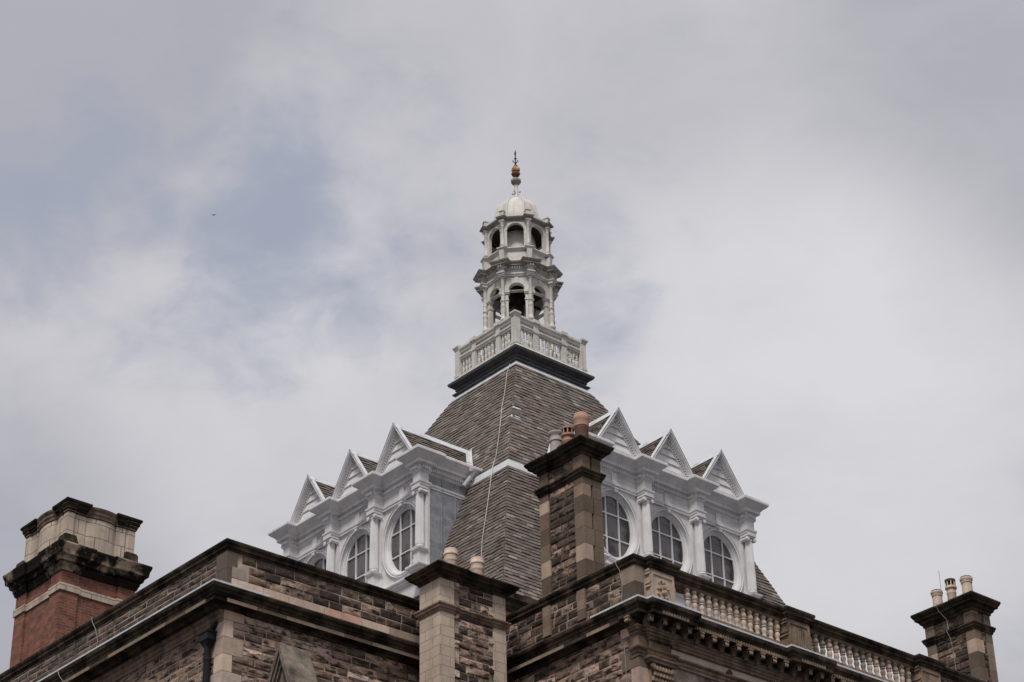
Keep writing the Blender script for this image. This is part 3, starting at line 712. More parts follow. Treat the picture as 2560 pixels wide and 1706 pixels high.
# curved stone top: bowed faces between corner piers
def bow(x0, x1, y0, y1, t, d, bul, n=10):
    P = []
    crn = [(x0, y0, 0), (x1, y0, pi/2), (x1, y1, pi), (x0, y1, 3*pi/2)]
    for (cx_, cy_, a) in crn:
        c_, s_ = cos(a), sin(a); rot = lambda u_, v_: (cx_+u_*c_-v_*s_, cy_+u_*s_+v_*c_)
        Lx = (x1-x0) if a in (0, pi) else (y1-y0)
        P += [rot(0, t*.55), rot(.03, t*.45), rot(t*.3, t*.3) if False else rot(0, t*.35), rot(0, 0), rot(t*.35, 0), rot(t*.45, .03), rot(t, .03), rot(t, d)]
        for i in range(1, n): 
            q = i/n; P.append(rot(t+(Lx-2*t)*q, d-bul*4*q*(1-q)))
        P += [rot(Lx-t, d), rot(Lx-t, .03)]
    out_ = []
    for p in P:
        if not out_ or (Vector(p)-Vector(out_[-1])).length > .004: out_.append(p)
    return out_
sx0, sx1, sy0, sy1 = bx0+.06, bx1-.06, by0+.06, by1-.06
BP = bow(sx0, sx1, sy0, sy1, .46, .06, .09)
w = MB(); w.prism(BP, 22.38, 23.28); bc('stone_top', w, 'cream stone', 30)
# dark curved scrolls at the foot of the piers
for (x, y) in ((sx0, sy0), (sx1, sy0), (sx0, sy1), (sx1, sy1)):
    w = MB()
    w.box(x-.07, x+.07, y-.07, y+.07, 22.38, 22.62); w.hexa([(x-.09, y-.09, 22.38), (x+.3, y-.09, 22.38), (x+.3, y+.3, 22.38), (x-.09, y+.3, 22.38)] if x < bcx else [(x-.3, y-.09, 22.38), (x+.09, y-.09, 22.38), (x+.09, y+.3, 22.38), (x-.3, y+.3, 22.38)],
        [(x-.05, y-.05, 22.66), (x+.22, y-.05, 22.66), (x+.22, y+.22, 22.66), (x-.05, y+.22, 22.66)] if x < bcx else [(x-.22, y-.05, 22.66), (x+.05, y-.05, 22.66), (x+.05, y+.22, 22.66), (x-.22, y+.22, 22.66)])
    bc('pier_foot', w, 'sooty stone')
w = MB(); w.sweep(BP, [(-.1, 23.22), (.02, 23.22), (.03, 23.28), (.05, 23.3), (.055, 23.36), (.08, 23.39), (.09, 23.44), (-.1, 23.47)], closed=True)
w.prism(BP, 23.2, 23.44); bc('top_cornice', w, 'brown stone', 30)
w = MB()
for (x, sx_) in ((sx0, 1), (sx1, -1)):
    for (y, sy_) in ((sy0, 1), (sy1, -1)):
        w = MB(); xa, xb = sorted((x-sx_*.0, x+sx_*.42)); ya, yb = sorted((y, y+sy_*.42))
        w.sweep([(xa, ya), (xb, ya), (xb, yb), (xa, yb)], [(-.2, 23.25), (.03, 23.25), (.04, 23.30), (.065, 23.32), (.07, 23.38), (.10, 23.41), (.11, 23.45), (.10, 23.475), (-.2, 23.495)], closed=True)
        w.box(xa+.15, xb-.15, ya+.15, yb-.15, 23.22, 23.495)
        bc('pier_cap', w, 'black stone', 20, label='soot-black moulded cap blocks on the corner piers')

# ================================================================== roof tower
TH = radians(48.52); CX, CY = 60*cos(TH), 60*sin(TH)
TW = link('roof_tower', None, None, (CX, CY, 0), label='slate mansard roof tower with white pedimented dormers and a white cupola lantern on top', cat='tower')
def tw(name, mb, mt, smooth=None, label=None, parent=None, **k): return part(name, mb, mt, parent or TW, smooth=smooth, label=label, **k)
w = MB(); w.prism([(-7.3, -7.3), (7.3, -7.3), (7.3, 7.3), (-7.3, 7.3)], 0, 24.0); tw('block_wall', w, 'brown stone')
sq = lambda a: [(-a, -a), (a, -a), (a, a), (-a, a)]
w = MB(); w.sweep(sq(7.3), [(-.3, 23.6), (.05, 23.6), (.12, 23.7), (.12, 23.8), (.2, 23.86), (.2, 24.0), (-.3, 24.05)], closed=True); tw('eaves_coping', w, 'sooty stone')
w = MB(); w.sweep(sq(7.15), [(-.7, 24.3), (.02, 24.06), (.04, 24.06), (.04, 24.12), (-.7, 24.5)], closed=True); tw('gutter_flashing', w, 'pale flashing')
def aa(z):
    if z >= 29.45: return 1.5+(35.1-z)*(4.6-1.5)/(35.1-29.45)
    return 4.6+(29.45-z)/2.5
# roof core and slates
w = MB(); zs = [24.1, 29.45, 35.12]
for z0, z1 in zip(zs, zs[1:]):
    a0, a1 = aa(z0)-.012, aa(z1)-.012
    w.hexa([(x, y, z0) for x, y in sq(a0)], [(x, y, z1) for x, y in sq(a1)])
roof = tw('roof', w, 'dark lead')
for k in range(4):
    w = MB(); A = Matrix.Rotation(k*pi/2, 4, 'Z')
    def sidepts(z, e=0): a = aa(z)+e; return A @ Vector((-a, -a, z)), A @ Vector((a, -a, z))
    for z0, z1, n_, wd in ((29.62, 35.1, 35, .24), (24.2, 29.42, 43, .27)):
        b0, b1 = sidepts(z0); t0, t1 = sidepts(z1); nr = (b1-b0).cross(t0-b0)
        slates(w, b0, b1, t0, t1, n_, wd, nr, .027)
    part('slate_slope', w, 'slate', roof)
w = MB(); a0 = aa(29.62); w.sweep(sq(a0), [(-.06, 29.64), (.02, 29.62), (.115, 29.40), (.125, 29.41), (.035, 29.66), (-.06, 29.68)], closed=True); tw('curb_flashing', w, 'pale flashing', parent=roof)
# small lead patches on the near hip
w = MB()
for z0, h in ((31.95, .14), (32.45, .11), (32.62, .09)):
    for s_ in (0, 1):
        a0 = aa(z0)+.02; a1 = aa(z0+h)+.02
        if s_ == 0 and z0 > 32: continue
        if s_: w.add([(-a0, -a0, z0), (-a0+.38, -a0, z0-.02), (-a1+.3, -a1, z0+h), (-a1, -a1, z0+h)], [(0, 1, 2, 3)])
        else: w.add([(-a0, -a0, z0), (-a0, -a0+.3, z0), (-a1, -a1+.25, z0+h), (-a1, -a1, z0+h)], [(0, 3, 2, 1)])
tw('lead_patch', w, 'pale flashing', parent=roof)
w = MB(); pts = [(1.20, 35.22), (1.36, 34.74), (1.97, 33.57), (2.28, 32.91), (2.86, 31.84), (3.09, 31.39), (3.66, 30.28), (3.96, 29.62), (4.12, 29.26), (4.35, 28.29), (4.78, 26.85), (5.17, 25.86), (5.4, 24.9)]
w.tube([(-aa(z)-(.10 if abs(z-29.5) < .3 else .05), -q+.008*sin(z*5), z) for q, z in pts], .009); tw('lightning_cable', w, 'roof cable', smooth=60)

# ---- dormer rows
BW = 1.978; PIL = [-1.5*BW, -.5*BW, .5*BW, 1.5*BW]; HP = .15
def rowpath(dr, dp, side, hp=HP, back=-4.3):
    p = [(-side, back), (-side, -dr)] if dr else []
    for i, c in enumerate(PIL):
        a, b = c-hp, c+hp
        if i == 0: p = [(-side, back), (-side, -dr), (a, -dr), (a, -dp), (b, -dp), (b, -dr)]
        elif i == 3: p += [(a, -dr), (a, -dp), (b, -dp), (b, -dr), (side, -dr), (side, back)]
        else: p += [(a, -dr), (a, -dp), (b, -dp), (b, -dr)]
    return p
GA, GB, GZ = .70, .935, 27.87
def ellring(mb, cx_, cz_, a, b, prof, n=56):
    """profile (outward radial offset, y) swept round an ellipse in the xz plane"""
    k = len(prof); vs = []; fs = []
    for i in range(n):
        t = 2*pi*i/n; nx, nz_ = cos(t)/a, sin(t)/b; L_ = sqrt(nx*nx+nz_*nz_); nx /= L_; nz_ /= L_
        for e, y in prof: vs.append((cx_+a*cos(t)+nx*e, y, cz_+b*sin(t)+nz_*e))
    for i in range(n):
        j = (i+1) % n
        for q in range(k): w_ = (q+1) % k; fs.append((i*k+q, j*k+q, j*k+w_, i*k+w_))
    mb.add(vs, fs)
def holeplate(mb, cx_, cz_, a, b, x0, x1, z0, z1, y, back, n=48):
    an = sorted(set([2*pi*i/n for i in range(n)]+[atan2(z-cz_, x-cx_) % (2*pi) for x in (x0, x1) for z in (z0, z1)]))
    E = []; B = []
    for t in an:
        c_, s_ = cos(t), sin(t); rr_ = 1/sqrt((c_/a)**2+(s_/b)**2); E.append((cx_+rr_*c_, cz_+rr_*s_))
        k = min([((x1-cx_)/c_) if c_ > 1e-9 else 1e9, ((x0-cx_)/c_) if c_ < -1e-9 else 1e9, ((z1-cz_)/s_) if s_ > 1e-9 else 1e9, ((z0-cz_)/s_) if s_ < -1e-9 else 1e9])
        B.append((cx_+k*c_, cz_+k*s_))
    m_ = len(an); vs = [(x, y, z) for x, z in E]+[(x, y, z) for x, z in B]+[(x, back, z) for x, z in E]
    mb.add(vs, [(i, m_+i, m_+(i+1) % m_, (i+1) % m_) for i in range(m_)]+[(i, (i+1) % m_, 2*m_+(i+1) % m_, 2*m_+i) for i in range(m_)])
# body wall
w = MB()
for c in (-BW, 0, BW): holeplate(w, c, GZ, GA+.05, GB+.05, c-BW/2, c+BW/2, 26.55, 29.0, -6.0, -5.86)
for s_ in (-1, 1): w.box(*sorted((s_*1.5*BW, s_*3.06)), -6.0, -5.9, 26.55, 29.0)
w.box(-3.04, 3.04, -6.0, -5.8, 25.6, 26.52); w.box(-3.04, 3.04, -5.98, -5.8, 28.9, 29.95)
w.box(-2.9, 2.9, -5.80, -5.5, 26.0, 29.2)      # closed core behind the windows
for c in PIL:                                     # pilasters behind the columns
    w.box(c-.15, c+.15, -6.10, -6.0, 26.6, 28.96)
for c in (-BW, 0, BW):                            # boarding joints
    for dx in (-.83, -.6, -.5, -.38, .38, .5, .6, .83): w.box(c+dx-.006, c+dx+.006, -6.008, -5.99, 28.78 if abs(dx) < .7 else 26.7, 28.93)
rowbody = w
rowm = rowbody.mesh('dormer_row', 'white paint')
# entablature
ENT = [(-.1, 28.97), (.03, 28.97), (.03, 29.02), (.05, 29.04), (.055, 29.09), (.0, 29.11), (.0, 29.35), (.03, 29.38), (.05, 29.42), (.05, 29.53), (.08, 29.55), (.09, 29.57), (.145, 29.585), (.145, 29.665), (.165, 29.685), (.20, 29.73), (.28, 29.79), (.33, 29.85), (.335, 29.91), (.33, 29.93), (-.1, 29.98)]
rp = rowpath(6.03, 6.33, 3.06)
w = MB(); w.sweep(rp, ENT)
w.along(rp, .068, lambda T: w.box(-.02, .02, -.105, -.04, 29.44, 29.525, T), mn=.12)
for c in (-BW, 0, BW): w.box(c-.10, c+.10, -6.07, -6.0, 29.11, 29.42); w.box(c-.13, c+.13, -6.105, -6.0, 29.02, 29.10)
entm = w.mesh('entablature', 'white paint', 20)
w = MB(); rq = rowpath(6.0, 6.34, 3.06, .16, -5.7)
w.sweep(rq, [(-.1, 26.42), (.03, 26.42), (.04, 26.46), (.08, 26.48), (.09, 26.53), (.13, 26.56), (.14, 26.60), (.13, 26.63), (-.1, 26.66)])
basem = w.mesh('base_moulding', 'white paint', 20)
# column
w = MB(); w.lathe([(.135, 27.19), (.135, 27.22), (.12, 27.235), (.13, 27.26), (.115, 27.28)], 24)
w.lathe([(.126, 27.28), (.124, 27.8), (.108, 28.70)], 40, flute=.09)
w.lathe([(.10, 28.70), (.108, 28.71), (.10, 28.73), (.12, 28.77), (.12, 28.80)], 24)
for sx_ in (-1, 1):
    T = Matrix.Translation((sx_*.135, 0, 28.80)) @ Matrix.Rotation(pi/2, 4, 'X')
    w.lathe([(.03, -.135), (.058, -.13), (.062, -.1), (.045, 0), (.062, .1), (.058, .13), (.03, .135)], 14, T=T)
w.box(-.13, .13, -.125, .125, 28.83, 28.89)
w.box(-.165, .165, -.155, .155, 28.89, 28.965)
colm = w.mesh('column', 'white paint', 35)
w = MB(); w.sweep([(-.13, 0), (-.13, -.26), (.13, -.26), (.13, 0)], [(-.05, 27.04), (.02, 27.04), (.03, 27.07), (.06, 27.09), (.065, 27.13), (.02, 27.16), (-.05, 27.185)])
w.prism([(-.13, -.26), (.13, -.26), (.13, 0), (-.13, 0)], 26.6, 27.05); w.prism([(-.10, -.23), (.10, -.23), (.10, 0), (-.10, 0)], 27.05, 27.19)
w.box(-.16, .16, -.29, 0, 26.63, 26.70)
for x in (-.115, .095): w.box(x, x+.02, -.268, -.26, 26.74, 27.0)
w.box(-.115, .115, -.268, -.26, 26.98, 27.0); w.box(-.115, .115, -.268, -.26, 26.74, 26.76)
pedm = w.mesh('pedestal', 'white paint')
# window
w = MB()
ellring(w, 0, 0, GA, GB, [(.0, -5.90), (.0, -5.95), (.04, -5.97), (.07, -6.0), (.07, -6.045), (.11, -6.05), (.105, -6.025), (.135, -6.03), (.145, -6.055), (.16, -6.06), (.168, -6.03), (.168, -5.99), (.05, -5.99), (.05, -5.90)])
w.prismy([(-.055, GB+.02), (.055, GB+.02), (.075, GB+.16), (-.075, GB+.16)], -6.11, -6.0); w.box(-.085, .085, -6.12, -6.0, GB+.11, GB+.15)
for i in range(44):
    t = 2*pi*i/44
    w.box(-.012, .012, -.008, .0, -.02, .02, Matrix.Translation((cos(t)*(GA+.12), -6.03, sin(t)*(GB+.12))) @ Matrix.Rotation(-(t-pi/2), 4, 'Y'))
archm = w.mesh('window_surround', 'white paint', 30)
w = MB(); ellring(w, 0, 0, GA-.045, GB-.045, [(0, -5.86), (0, -5.915), (.045, -5.93), (.055, -5.93), (.055, -5.86)])
for x in (-.23, .23):
    h = (GB-.045)*sqrt(1-(x/(GA-.045))**2); w.box(x-.018, x+.018, -5.915, -5.87, -h, h)
for z in (-.35, .35):
    h = (GA-.045)*sqrt(1-(z/(GB-.045))**2); w.box(-h, h, -5.91, -5.872, z-.016, z+.016)
winm = w.mesh('window', 'white paint', 30)
w = MB(); n = 40; w.add([(0, -5.875, 0)]+[((GA-.02)*cos(2*pi*i/n), -5.875, (GB-.02)*sin(2*pi*i/n)) for i in range(n)], [(0, 1+i, 1+(i+1) % n) for i in range(n)])
panem = w.mesh('pane', 'window glass')
# gable
HF, ZF, ZA = .95, 29.86, 31.25
tn = (ZA-ZF)/HF; th_ = math.atan(tn)
def chev(mb, t0, t1, y0, y1):
    def ln(t): return HF-t/sin(th_), ZA-t/cos(th_)
    h0, a0 = ln(t0); h1, a1 = ln(t1)
    mb.prismy([(-h0, ZF), (-h1, ZF), (0, a1), (0, a0)][::-1], y0, y1); mb.prismy([(h0, ZF), (0, a0), (0, a1), (h1, ZF)][::-1], y0, y1)
w = MB()
chev(w, 0, .03, -6.36, -5.9); chev(w, .03, .055, -6.33, -5.9); chev(w, .055, .08, -6.27, -5.9); chev(w, .08, .13, -6.185, -5.9); chev(w, .13, .155, -6.20, -5.9)
for s_ in (-1, 1):
    L_ = HF/cos(th_)
    k = 19
    for i in range(1, k):
        q = i/k; x = s_*(HF-.108/sin(th_))*(1-q); z = ZF+(ZA-.108/cos(th_)-ZF)*q
        w.box(-.02, .02, -6.235, -6.18, -.022, .022, Matrix.Translation((x, 0, z)) @ Matrix.Rotation(s_*th_, 4, 'Y'))
h1 = HF-.15/sin(th_); a1 = ZA-.15/cos(th_)
k = 5
for i in range(k):      # weatherboards of the tympanum
    z0 = ZF+(a1-ZF)*i/k; z1 = ZF+(a1-ZF)*(i+1)/k-.012; q0 = h1*(1-i/k)+.02; q1 = h1*(1-(i+1)/k)+.02
    w.add([(-q0, -6.185, z0), (q0, -6.185, z0), (q1, -6.145, z1), (-q1, -6.145, z1), (-q0, -6.0, z0), (q0, -6.0, z0), (q1, -6.0, z1), (-q1, -6.0, z1)],
          [(0, 1, 2, 3), (0, 4, 5, 1), (2, 6, 7, 3), (1, 5, 6, 2), (0, 3, 7, 4)])
gabm = w.mesh('gable', 'white paint')
# gable roof slates, ridge and flashings
w = MB()
aV, aR = aa(29.88), aa(31.2)
for s_ in (-1, 1):
    b0, b1 = Vector((s_*HF*1.02, -6.21, ZF+.0)), Vector((s_*HF*1.02, -aV+.0, ZF+.0)); t0, t1 = Vector((0, -6.21, ZA-.01)), Vector((0, -aR, ZA-.01))
    if s_ < 0: slates(w, b1, b0, t1, t0, 12, .2, (-sin(th_), 0, cos(th_)), .034)
    else: slates(w, b0, b1, t0, t1, 12, .2, (sin(th_), 0, cos(th_)), .034)
groofm = w.mesh('slates', 'slate')
w = MB()
w.prismy([(-.17, ZA-.175), (0, ZA+.06), (.17, ZA-.175), (.15, ZA-.20), (0, ZA-.01), (-.15, ZA-.20)][::-1], -6.37, -aR+.03)
w.tube([(0, -6.37, ZA+.02), (0, -aR, ZA+.02)], .028, 8)
for s_ in (-1, 1):
    # verge edge and back abutment flashing
    w.add([(s_*HF, -6.365, ZF+.04), (0, -6.365, ZA+.06), (0, -6.23, ZA+.07), (s_*HF, -6.23, ZF+.055)], [(0, 1, 2, 3) if s_ < 0 else (0, 3, 2, 1)])
    of = Vector((s_*sin(th_), 0, cos(th_)))*.05
    p0, p1 = Vector((s_*HF*.98, -aV-.01, ZF+.02))+of, Vector((0, -aR-.01, ZA+.0))+of; d = Vector((0, -.17, .0))
    w.add([p0, p1, p1+d, p0+d, p0+Vector((0, .05, .12)), p1+Vector((0, .05, .12))], [(0, 1, 2, 3), (0, 4, 5, 1)])
ridgem = w.mesh('ridge_flashing', 'pale flashing')
w = MB()   # valley gutters between gables
for c in (-.5*BW, .5*BW, ):
    w.add([(c-.06, -6.36, 29.99), (c+.06, -6.36, 29.99), (c+.06, -4.35, 29.99), (c-.06, -4.35, 29.99), (c-.16, -6.36, 30.1), (c+.16, -6.36, 30.1), (c+.16, -4.35, 30.1), (c-.16, -4.35, 30.1)], [(0, 1, 2, 3), (4, 0, 3, 7), (1, 5, 6, 2)])
    w.box(c-.1, c+.1, -6.4, -6.3, 29.93, 30.02)
w.sweep([(-3.2, -4.4), (-3.2, -6.0)], [(-.3, 29.95), (.0, 29.93), (.0, 29.96), (-.3, 30.02)]); w.sweep([(3.2, -6.0), (3.2, -4.4)], [(-.3, 29.95), (.0, 29.93), (.0, 29.96), (-.3, 30.02)])
valm = w.mesh('gutter_flashing', 'pale flashing')
# lead cheeks
cheekm = []
for s_ in (-1, 1):
    w = MB()
    pol = [(-6.0, 26.0), (-6.0, 29.4), (-aa(29.4)+.05, 29.4), (-aa(26.0)+.05, 26.0)]
    xa, xb = s_*3.02, s_*3.075
    n = 4; vs = [(xa, y, z) for y, z in pol]+[(xb, y, z) for y, z in pol]
    w.add(vs, [(0, 3, 2, 1), (4, 5, 6, 7), (0, 1, 5, 4), (1, 2, 6, 5), (2, 3, 7, 6), (3, 0, 4, 7)] if s_ > 0 else [(0, 1, 2, 3), (4, 7, 6, 5), (0, 4, 5, 1), (1, 5, 6, 2), (2, 6, 7, 3), (3, 7, 4, 0)])
    for y in (-5.55, -5.08): w.tube([(s_*3.08, y, 26.8 if y < -5.3 else 28.0), (s_*3.08, y, 29.36)], .016, 8)
    for y0, y1, z in ((-5.98, -5.56, 28.45), (-5.54, -5.09, 28.22), (-5.98, -5.56, 27.45), (-5.07, -4.8, 28.9), (-5.54, -5.2, 27.2)):
        w.add([(s_*3.075, y0, z), (s_*3.075, y1, z-.02), (s_*3.095, y1, z-.03), (s_*3.095, y0, z-.01), (s_*3.076, y1, z-.2), (s_*3.076, y0, z-.18)], [(0, 1, 2, 3), (3, 2, 4, 5), (3, 2, 1, 0), (5, 4, 2, 3)])
    cheekm.append(w.mesh('lead_cheek', 'lead sheet'))
# corner board and rainwater head at the back of the eaves
trimm = []; spoutm = []
for s_ in (-1, 1):
    w = MB(); w.box(*sorted((s_*3.03, s_*3.09)), -6.03, -5.96, 26.6, 29.0); trimm.append(w.mesh('corner_board', 'white paint')); w = MB()
    w.tube([(s_*3.30, -4.62, 29.8), (s_*3.26, -4.72, 29.62), (s_*3.16, -4.86, 29.35)], .06, 10); w.tube([(s_*3.4, -4.8, 29.78), (s_*3.3, -4.62, 29.84)], .05, 10)
    spoutm.append(w.mesh('rainwater_spout', 'white paint', 30))
for (loc, rot, lab) in (((-.12, 0, 0), 0, 'right-hand row of three white pedimented dormers facing the balustrade'), ((0, .12, 0), -pi/2, 'left-hand row of three white pedimented dormers with a grey lead side')):
    D = link('dormer_row', rowm, TW, loc, rot, lab)
    link('entablature', entm, D); link('base_moulding', basem, D); link('lead_cheek', cheekm[0], D); link('lead_cheek', cheekm[1], D); link('gutter_flashing', valm, D); [(link('corner_board', trimm[i], D), link('rainwater_spout', spoutm[i], D)) for i in (0, 1)]
    for c in PIL: link('column', colm, D, (c, -6.21, 0)); link('pedestal', pedm, D, (c, -6.07, 0))
    for c in (-BW, 0, BW):
        link('gable', gabm, D, (c, 0, 0)); link('slates', groofm, D, (c, 0, 0)); link('ridge_flashing', ridgem, D, (c, 0, 0))
        link('window_surround', archm, D, (c, 0, GZ)); link('window_frame', winm, D, (c, 0, GZ)); link('pane', panem, D, (c, 0, GZ))

# ---- balcony
w = MB()
w.sweep(sq(1.40), [(-.3, 35.08), (.10, 35.06), (.11, 35.10), (.03, 35.24), (.03, 35.26), (-.3, 35.27)], closed=True)
tw('roof_flashing', w, 'pale flashing')
w = MB()
w.sweep(sq(1.40), [(-.3, 35.24), (.0, 35.24), (.0, 35.27), (.09, 35.29), (.10, 35.33), (.0, 35.35), (.0, 35.42), (.03, 35.44), (.03, 35.50), (.06, 35.53), (.10, 35.55), (.11, 35.58), (.18, 35.61), (.20, 35.67), (.20, 35.70), (-.3, 35.71)], closed=True)
tw('balcony_cornice', w, 'dark lead', 20)
w = MB(); w.prism(sq(1.46), 35.6, 35.76); w.sweep(sq(1.46), [(-.2, 35.7), (.04, 35.705), (.04, 35.78), (.02, 35.80), (-.02, 35.86), (-.02, 35.92), (-.16, 35.92)], closed=True)
tw('balcony_floor', w, 'lantern paint')
w = MB()
def rail(mb, z0, z1, e, th=.10): mb.sweep(sq(1.36), [(-th, z0), (e*.3, z0), (e*.5, z0+(z1-z0)*.35), (e, z0+(z1-z0)*.6), (e, z1), (-th, z1)], closed=True)
rail(w, 36.74, 36.92, .07); rail(w, 36.50, 36.62, .05)
tabs = [-.57, .57]
for k in range(4):
    A = Matrix.Rotation(k*pi/2, 4, 'Z')
    for t in tabs:
        w.box(t-.085, t+.085, -1.40, -1.24, 35.9, 36.98, A); w.box(t-.12, t+.12, -1.46, -1.22, 36.86, 36.97, A); w.box(t-.105, t+.105, -1.425, -1.24, 36.52, 36.64, A)
    w.box(-1.43, -1.23, -1.43, -1.23, 35.9, 36.95, A); w.sweep([(-1.43, -1.23), (-1.43, -1.43), (-1.23, -1.43)], [(-.1, 36.84), (.01, 36.84), (.03, 36.9), (.06, 36.94), (.06, 36.99), (-.1, 37.03)], T=A)
    w.box(-1.45, -1.21, -1.45, -1.21, 35.9, 35.98, A)
    i = -1.18
    while i < 1.2:
        if all(abs(i-t) > .11 for t in tabs): w.box(i-.014, i+.014, -1.35, -1.29, 36.62, 36.74, A)
        i += .058
    w.box(-1.2, 1.2, -1.30, -1.285, 36.62, 36.74, A)
BAL = tw('balustrade', w, 'lantern paint', 25)
w = MB(); w.lathe([(.045, 0), (.045, .04), (.03, .05), (.028, .08), (.04, .14), (.046, .2), (.036, .27), (.025, .3), (.04, .31), (.04, .33), (.025, .345), (.034, .4), (.03, .47), (.022, .5), (.038, .51), (.038, .56), (.03, .58)], 12)
bm = w.mesh('baluster', 'lantern paint', 40)
for k in range(4):
    A = Matrix.Rotation(k*pi/2, 4, 'Z')
    for t in [-1.14, -1.0, -.86, -.72]+[-.4+.16*i for i in range(6)]+[.72, .86, 1.0, 1.14]:
        p = A @ Vector((t, -1.31, 35.92)); link('baluster', bm, BAL, p)

# ---- lantern
VA = [radians(22.5+45*k) for k in range(8)]
T22 = tan(radians(22.5))
def octpath(ap, rt=None, hw=.1):
    R8 = ap/cos(radians(22.5)); P = []
    for a in VA:
        c_, s_ = cos(a), sin(a)
        if rt is None: P.append((R8*c_, R8*s_)); continue
        for (rho, tau) in ((R8-hw*T22, -hw), (rt, -hw), (rt, hw), (R8-hw*T22, hw)): P.append((rho*c_-tau*s_, rho*s_+tau*c_))
    return P
def archwall(mb, ap, z0, z1, hw, zb, zsp, th, impost=None):
    half = ap*T22; n = 14
    for k in range(8):
        A = Matrix.Rotation(k*pi/4, 4, 'Z')     # face outward -y
        arc = [(hw*cos(pi*i/n), zsp+hw*sin(pi*i/n)) for i in range(n+1)]
        for y, fl in ((-ap, False), (-ap+th, True)):
            hf = half if not fl else (ap-th)*T22
            for s_ in (-1, 1):
                mb.add([(s_*hw, y, zb), (s_*hf, y, zb), (s_*hf, y, zsp), (s_*hw, y, zsp)], [(0, 1, 2, 3) if (s_ > 0) != fl else (0, 3, 2, 1)], A)
            mb.add([(-hf, y, z0), (hf, y, z0), (hf, y, zb), (-hf, y, zb)], [(0, 1, 2, 3) if not fl else (0, 3, 2, 1)], A)
            vs = [(x, y, z) for x, z in arc]+[(hf*(1-2*i/n), y, z1) for i in range(n+1)]
            vs += [(hf, y, zsp), (-hf, y, zsp)]
            fs = [(i, n+1+i, n+2+i, i+1) for i in range(n)]+[(0, 2*n+2, n+1), (n, 2*n+1, 2*n+3)]
            mb.add(vs, fs if not fl else [q[::-1] for q in fs], A)
        loop = [(hw, zb)]+arc+[(-hw, zb)]
        m_ = len(loop); mb.add([(x, -ap, z) for x, z in loop]+[(x, -ap+th, z) for x, z in loop], [(i, (i+1) % m_, m_+(i+1) % m_, m_+i) for i in range(m_)], A)
# lower stage
w = MB(); w.prism(octpath(1.22), 35.75, 35.9); w.prism(octpath(1.14), 35.9, 36.0)
for a in VA: w.box(-.16, .16, -.16, .16, 35.9, 36.25, Matrix.Rotation(a, 4, 'Z') @ Matrix.Translation((1.12, 0, 0)))
archwall(w, .99, 38.36, 38.92, .245, 38.37, 38.38, .15)
for k in range(8):
    A = Matrix.Rotation(k*pi/4, 4, 'Z')
    for s_ in (-1, 1):    # piers carrying the arches
        xa, xb = sorted((s_*.265, s_*.40)); w.box(xa, xb, -.97, -.84, 35.9, 38.28, A)
        xa, xb = sorted((s_*.225, s_*.42)); w.box(xa, xb, -1.02, -.83, 38.28, 38.38, A); w.box(xa+.01, xb-.01, -1.0, -.84, 38.24, 38.28, A)
        xa, xb = sorted((s_*.245, s_*.41)); w.box(xa, xb, -.99, -.835, 38.02, 38.07, A)
    w.prismy([(-.05, 38.62), (.05, 38.62), (.06, 38.84), (-.06, 38.84)], -1.01, -.98, A)
    n = 12
    for i in range(n):
        t0, t1 = pi*i/n, pi*(i+1)/n; w.prismy([(.25*cos(t0), 38.38+.25*sin(t0)), (.31*cos(t0), 38.38+.31*sin(t0)), (.31*cos(t1), 38.38+.31*sin(t1)), (.25*cos(t1), 38.38+.25*sin(t1))], -1.005, -.985, A)
LS = tw('lantern_lower_stage', w, 'lantern paint', 25)
w = MB()
w.lathe([(.10, 36.2), (.10, 36.4), (.07, 36.45), (.06, 37.2), (.09, 37.24), (.10, 37.3), (.075, 37.36), (.06, 37.42), (.075, 37.5), (.085, 37.62), (.07, 37.72), (.085, 37.75), (.085, 37.79), (.055, 37.83), (.055, 37.92), (.075, 37.94), (.075, 37.98), (.055, 38.0), (.055, 38.15), (.065, 38.16), (.065, 38.19), (.055, 38.2), (.05, 38.72), (.06, 38.74), (.075, 38.79), (.09, 38.82)], 18)
w.box(-.11, .11, -.11, .11, 38.82, 38.88); w.box(-.12, .12, -.12, .12, 36.1, 36.22)
cm = w.mesh('column', 'lantern paint', 35)
for a in VA: link('column', cm, LS, (1.11*cos(a), 1.11*sin(a), 0), a)
w = MB()
E1 = octpath(1.03, 1.24, .10)
w.sweep(E1, [(-.12, 38.86), (.0, 38.86), (.0, 38.90), (.03, 38.92), (.03, 38.96), (-.01, 38.97), (-.01, 39.09), (.03, 39.11), (.03, 39.17), (-.1, 39.18)], closed=True)
w.along(E1, .075, lambda T: w.box(-.02, .02, -.085, -.02, 39.11, 39.165, T), closed=True, mn=.15)
tw('entablature', w, 'lantern paint', 20, parent=LS)
w = MB()
E2 = octpath(1.10, 1.30, .22)
w.sweep(E2, [(-.3, 39.165), (.0, 39.165), (.05, 39.18), (.055, 39.22), (.08, 39.25), (.10, 39.30), (.10, 39.32), (-.3, 39.36)], closed=True)
w.prism(octpath(.9), 39.16, 39.34)
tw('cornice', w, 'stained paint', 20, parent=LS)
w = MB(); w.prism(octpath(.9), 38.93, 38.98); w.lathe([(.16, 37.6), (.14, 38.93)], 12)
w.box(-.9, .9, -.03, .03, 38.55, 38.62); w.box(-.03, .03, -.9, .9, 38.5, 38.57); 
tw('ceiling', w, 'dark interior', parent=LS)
w = MB(); w.prism(octpath(.80), 35.9, 35.95); tw('floor', w, 'dark lead', parent=LS)
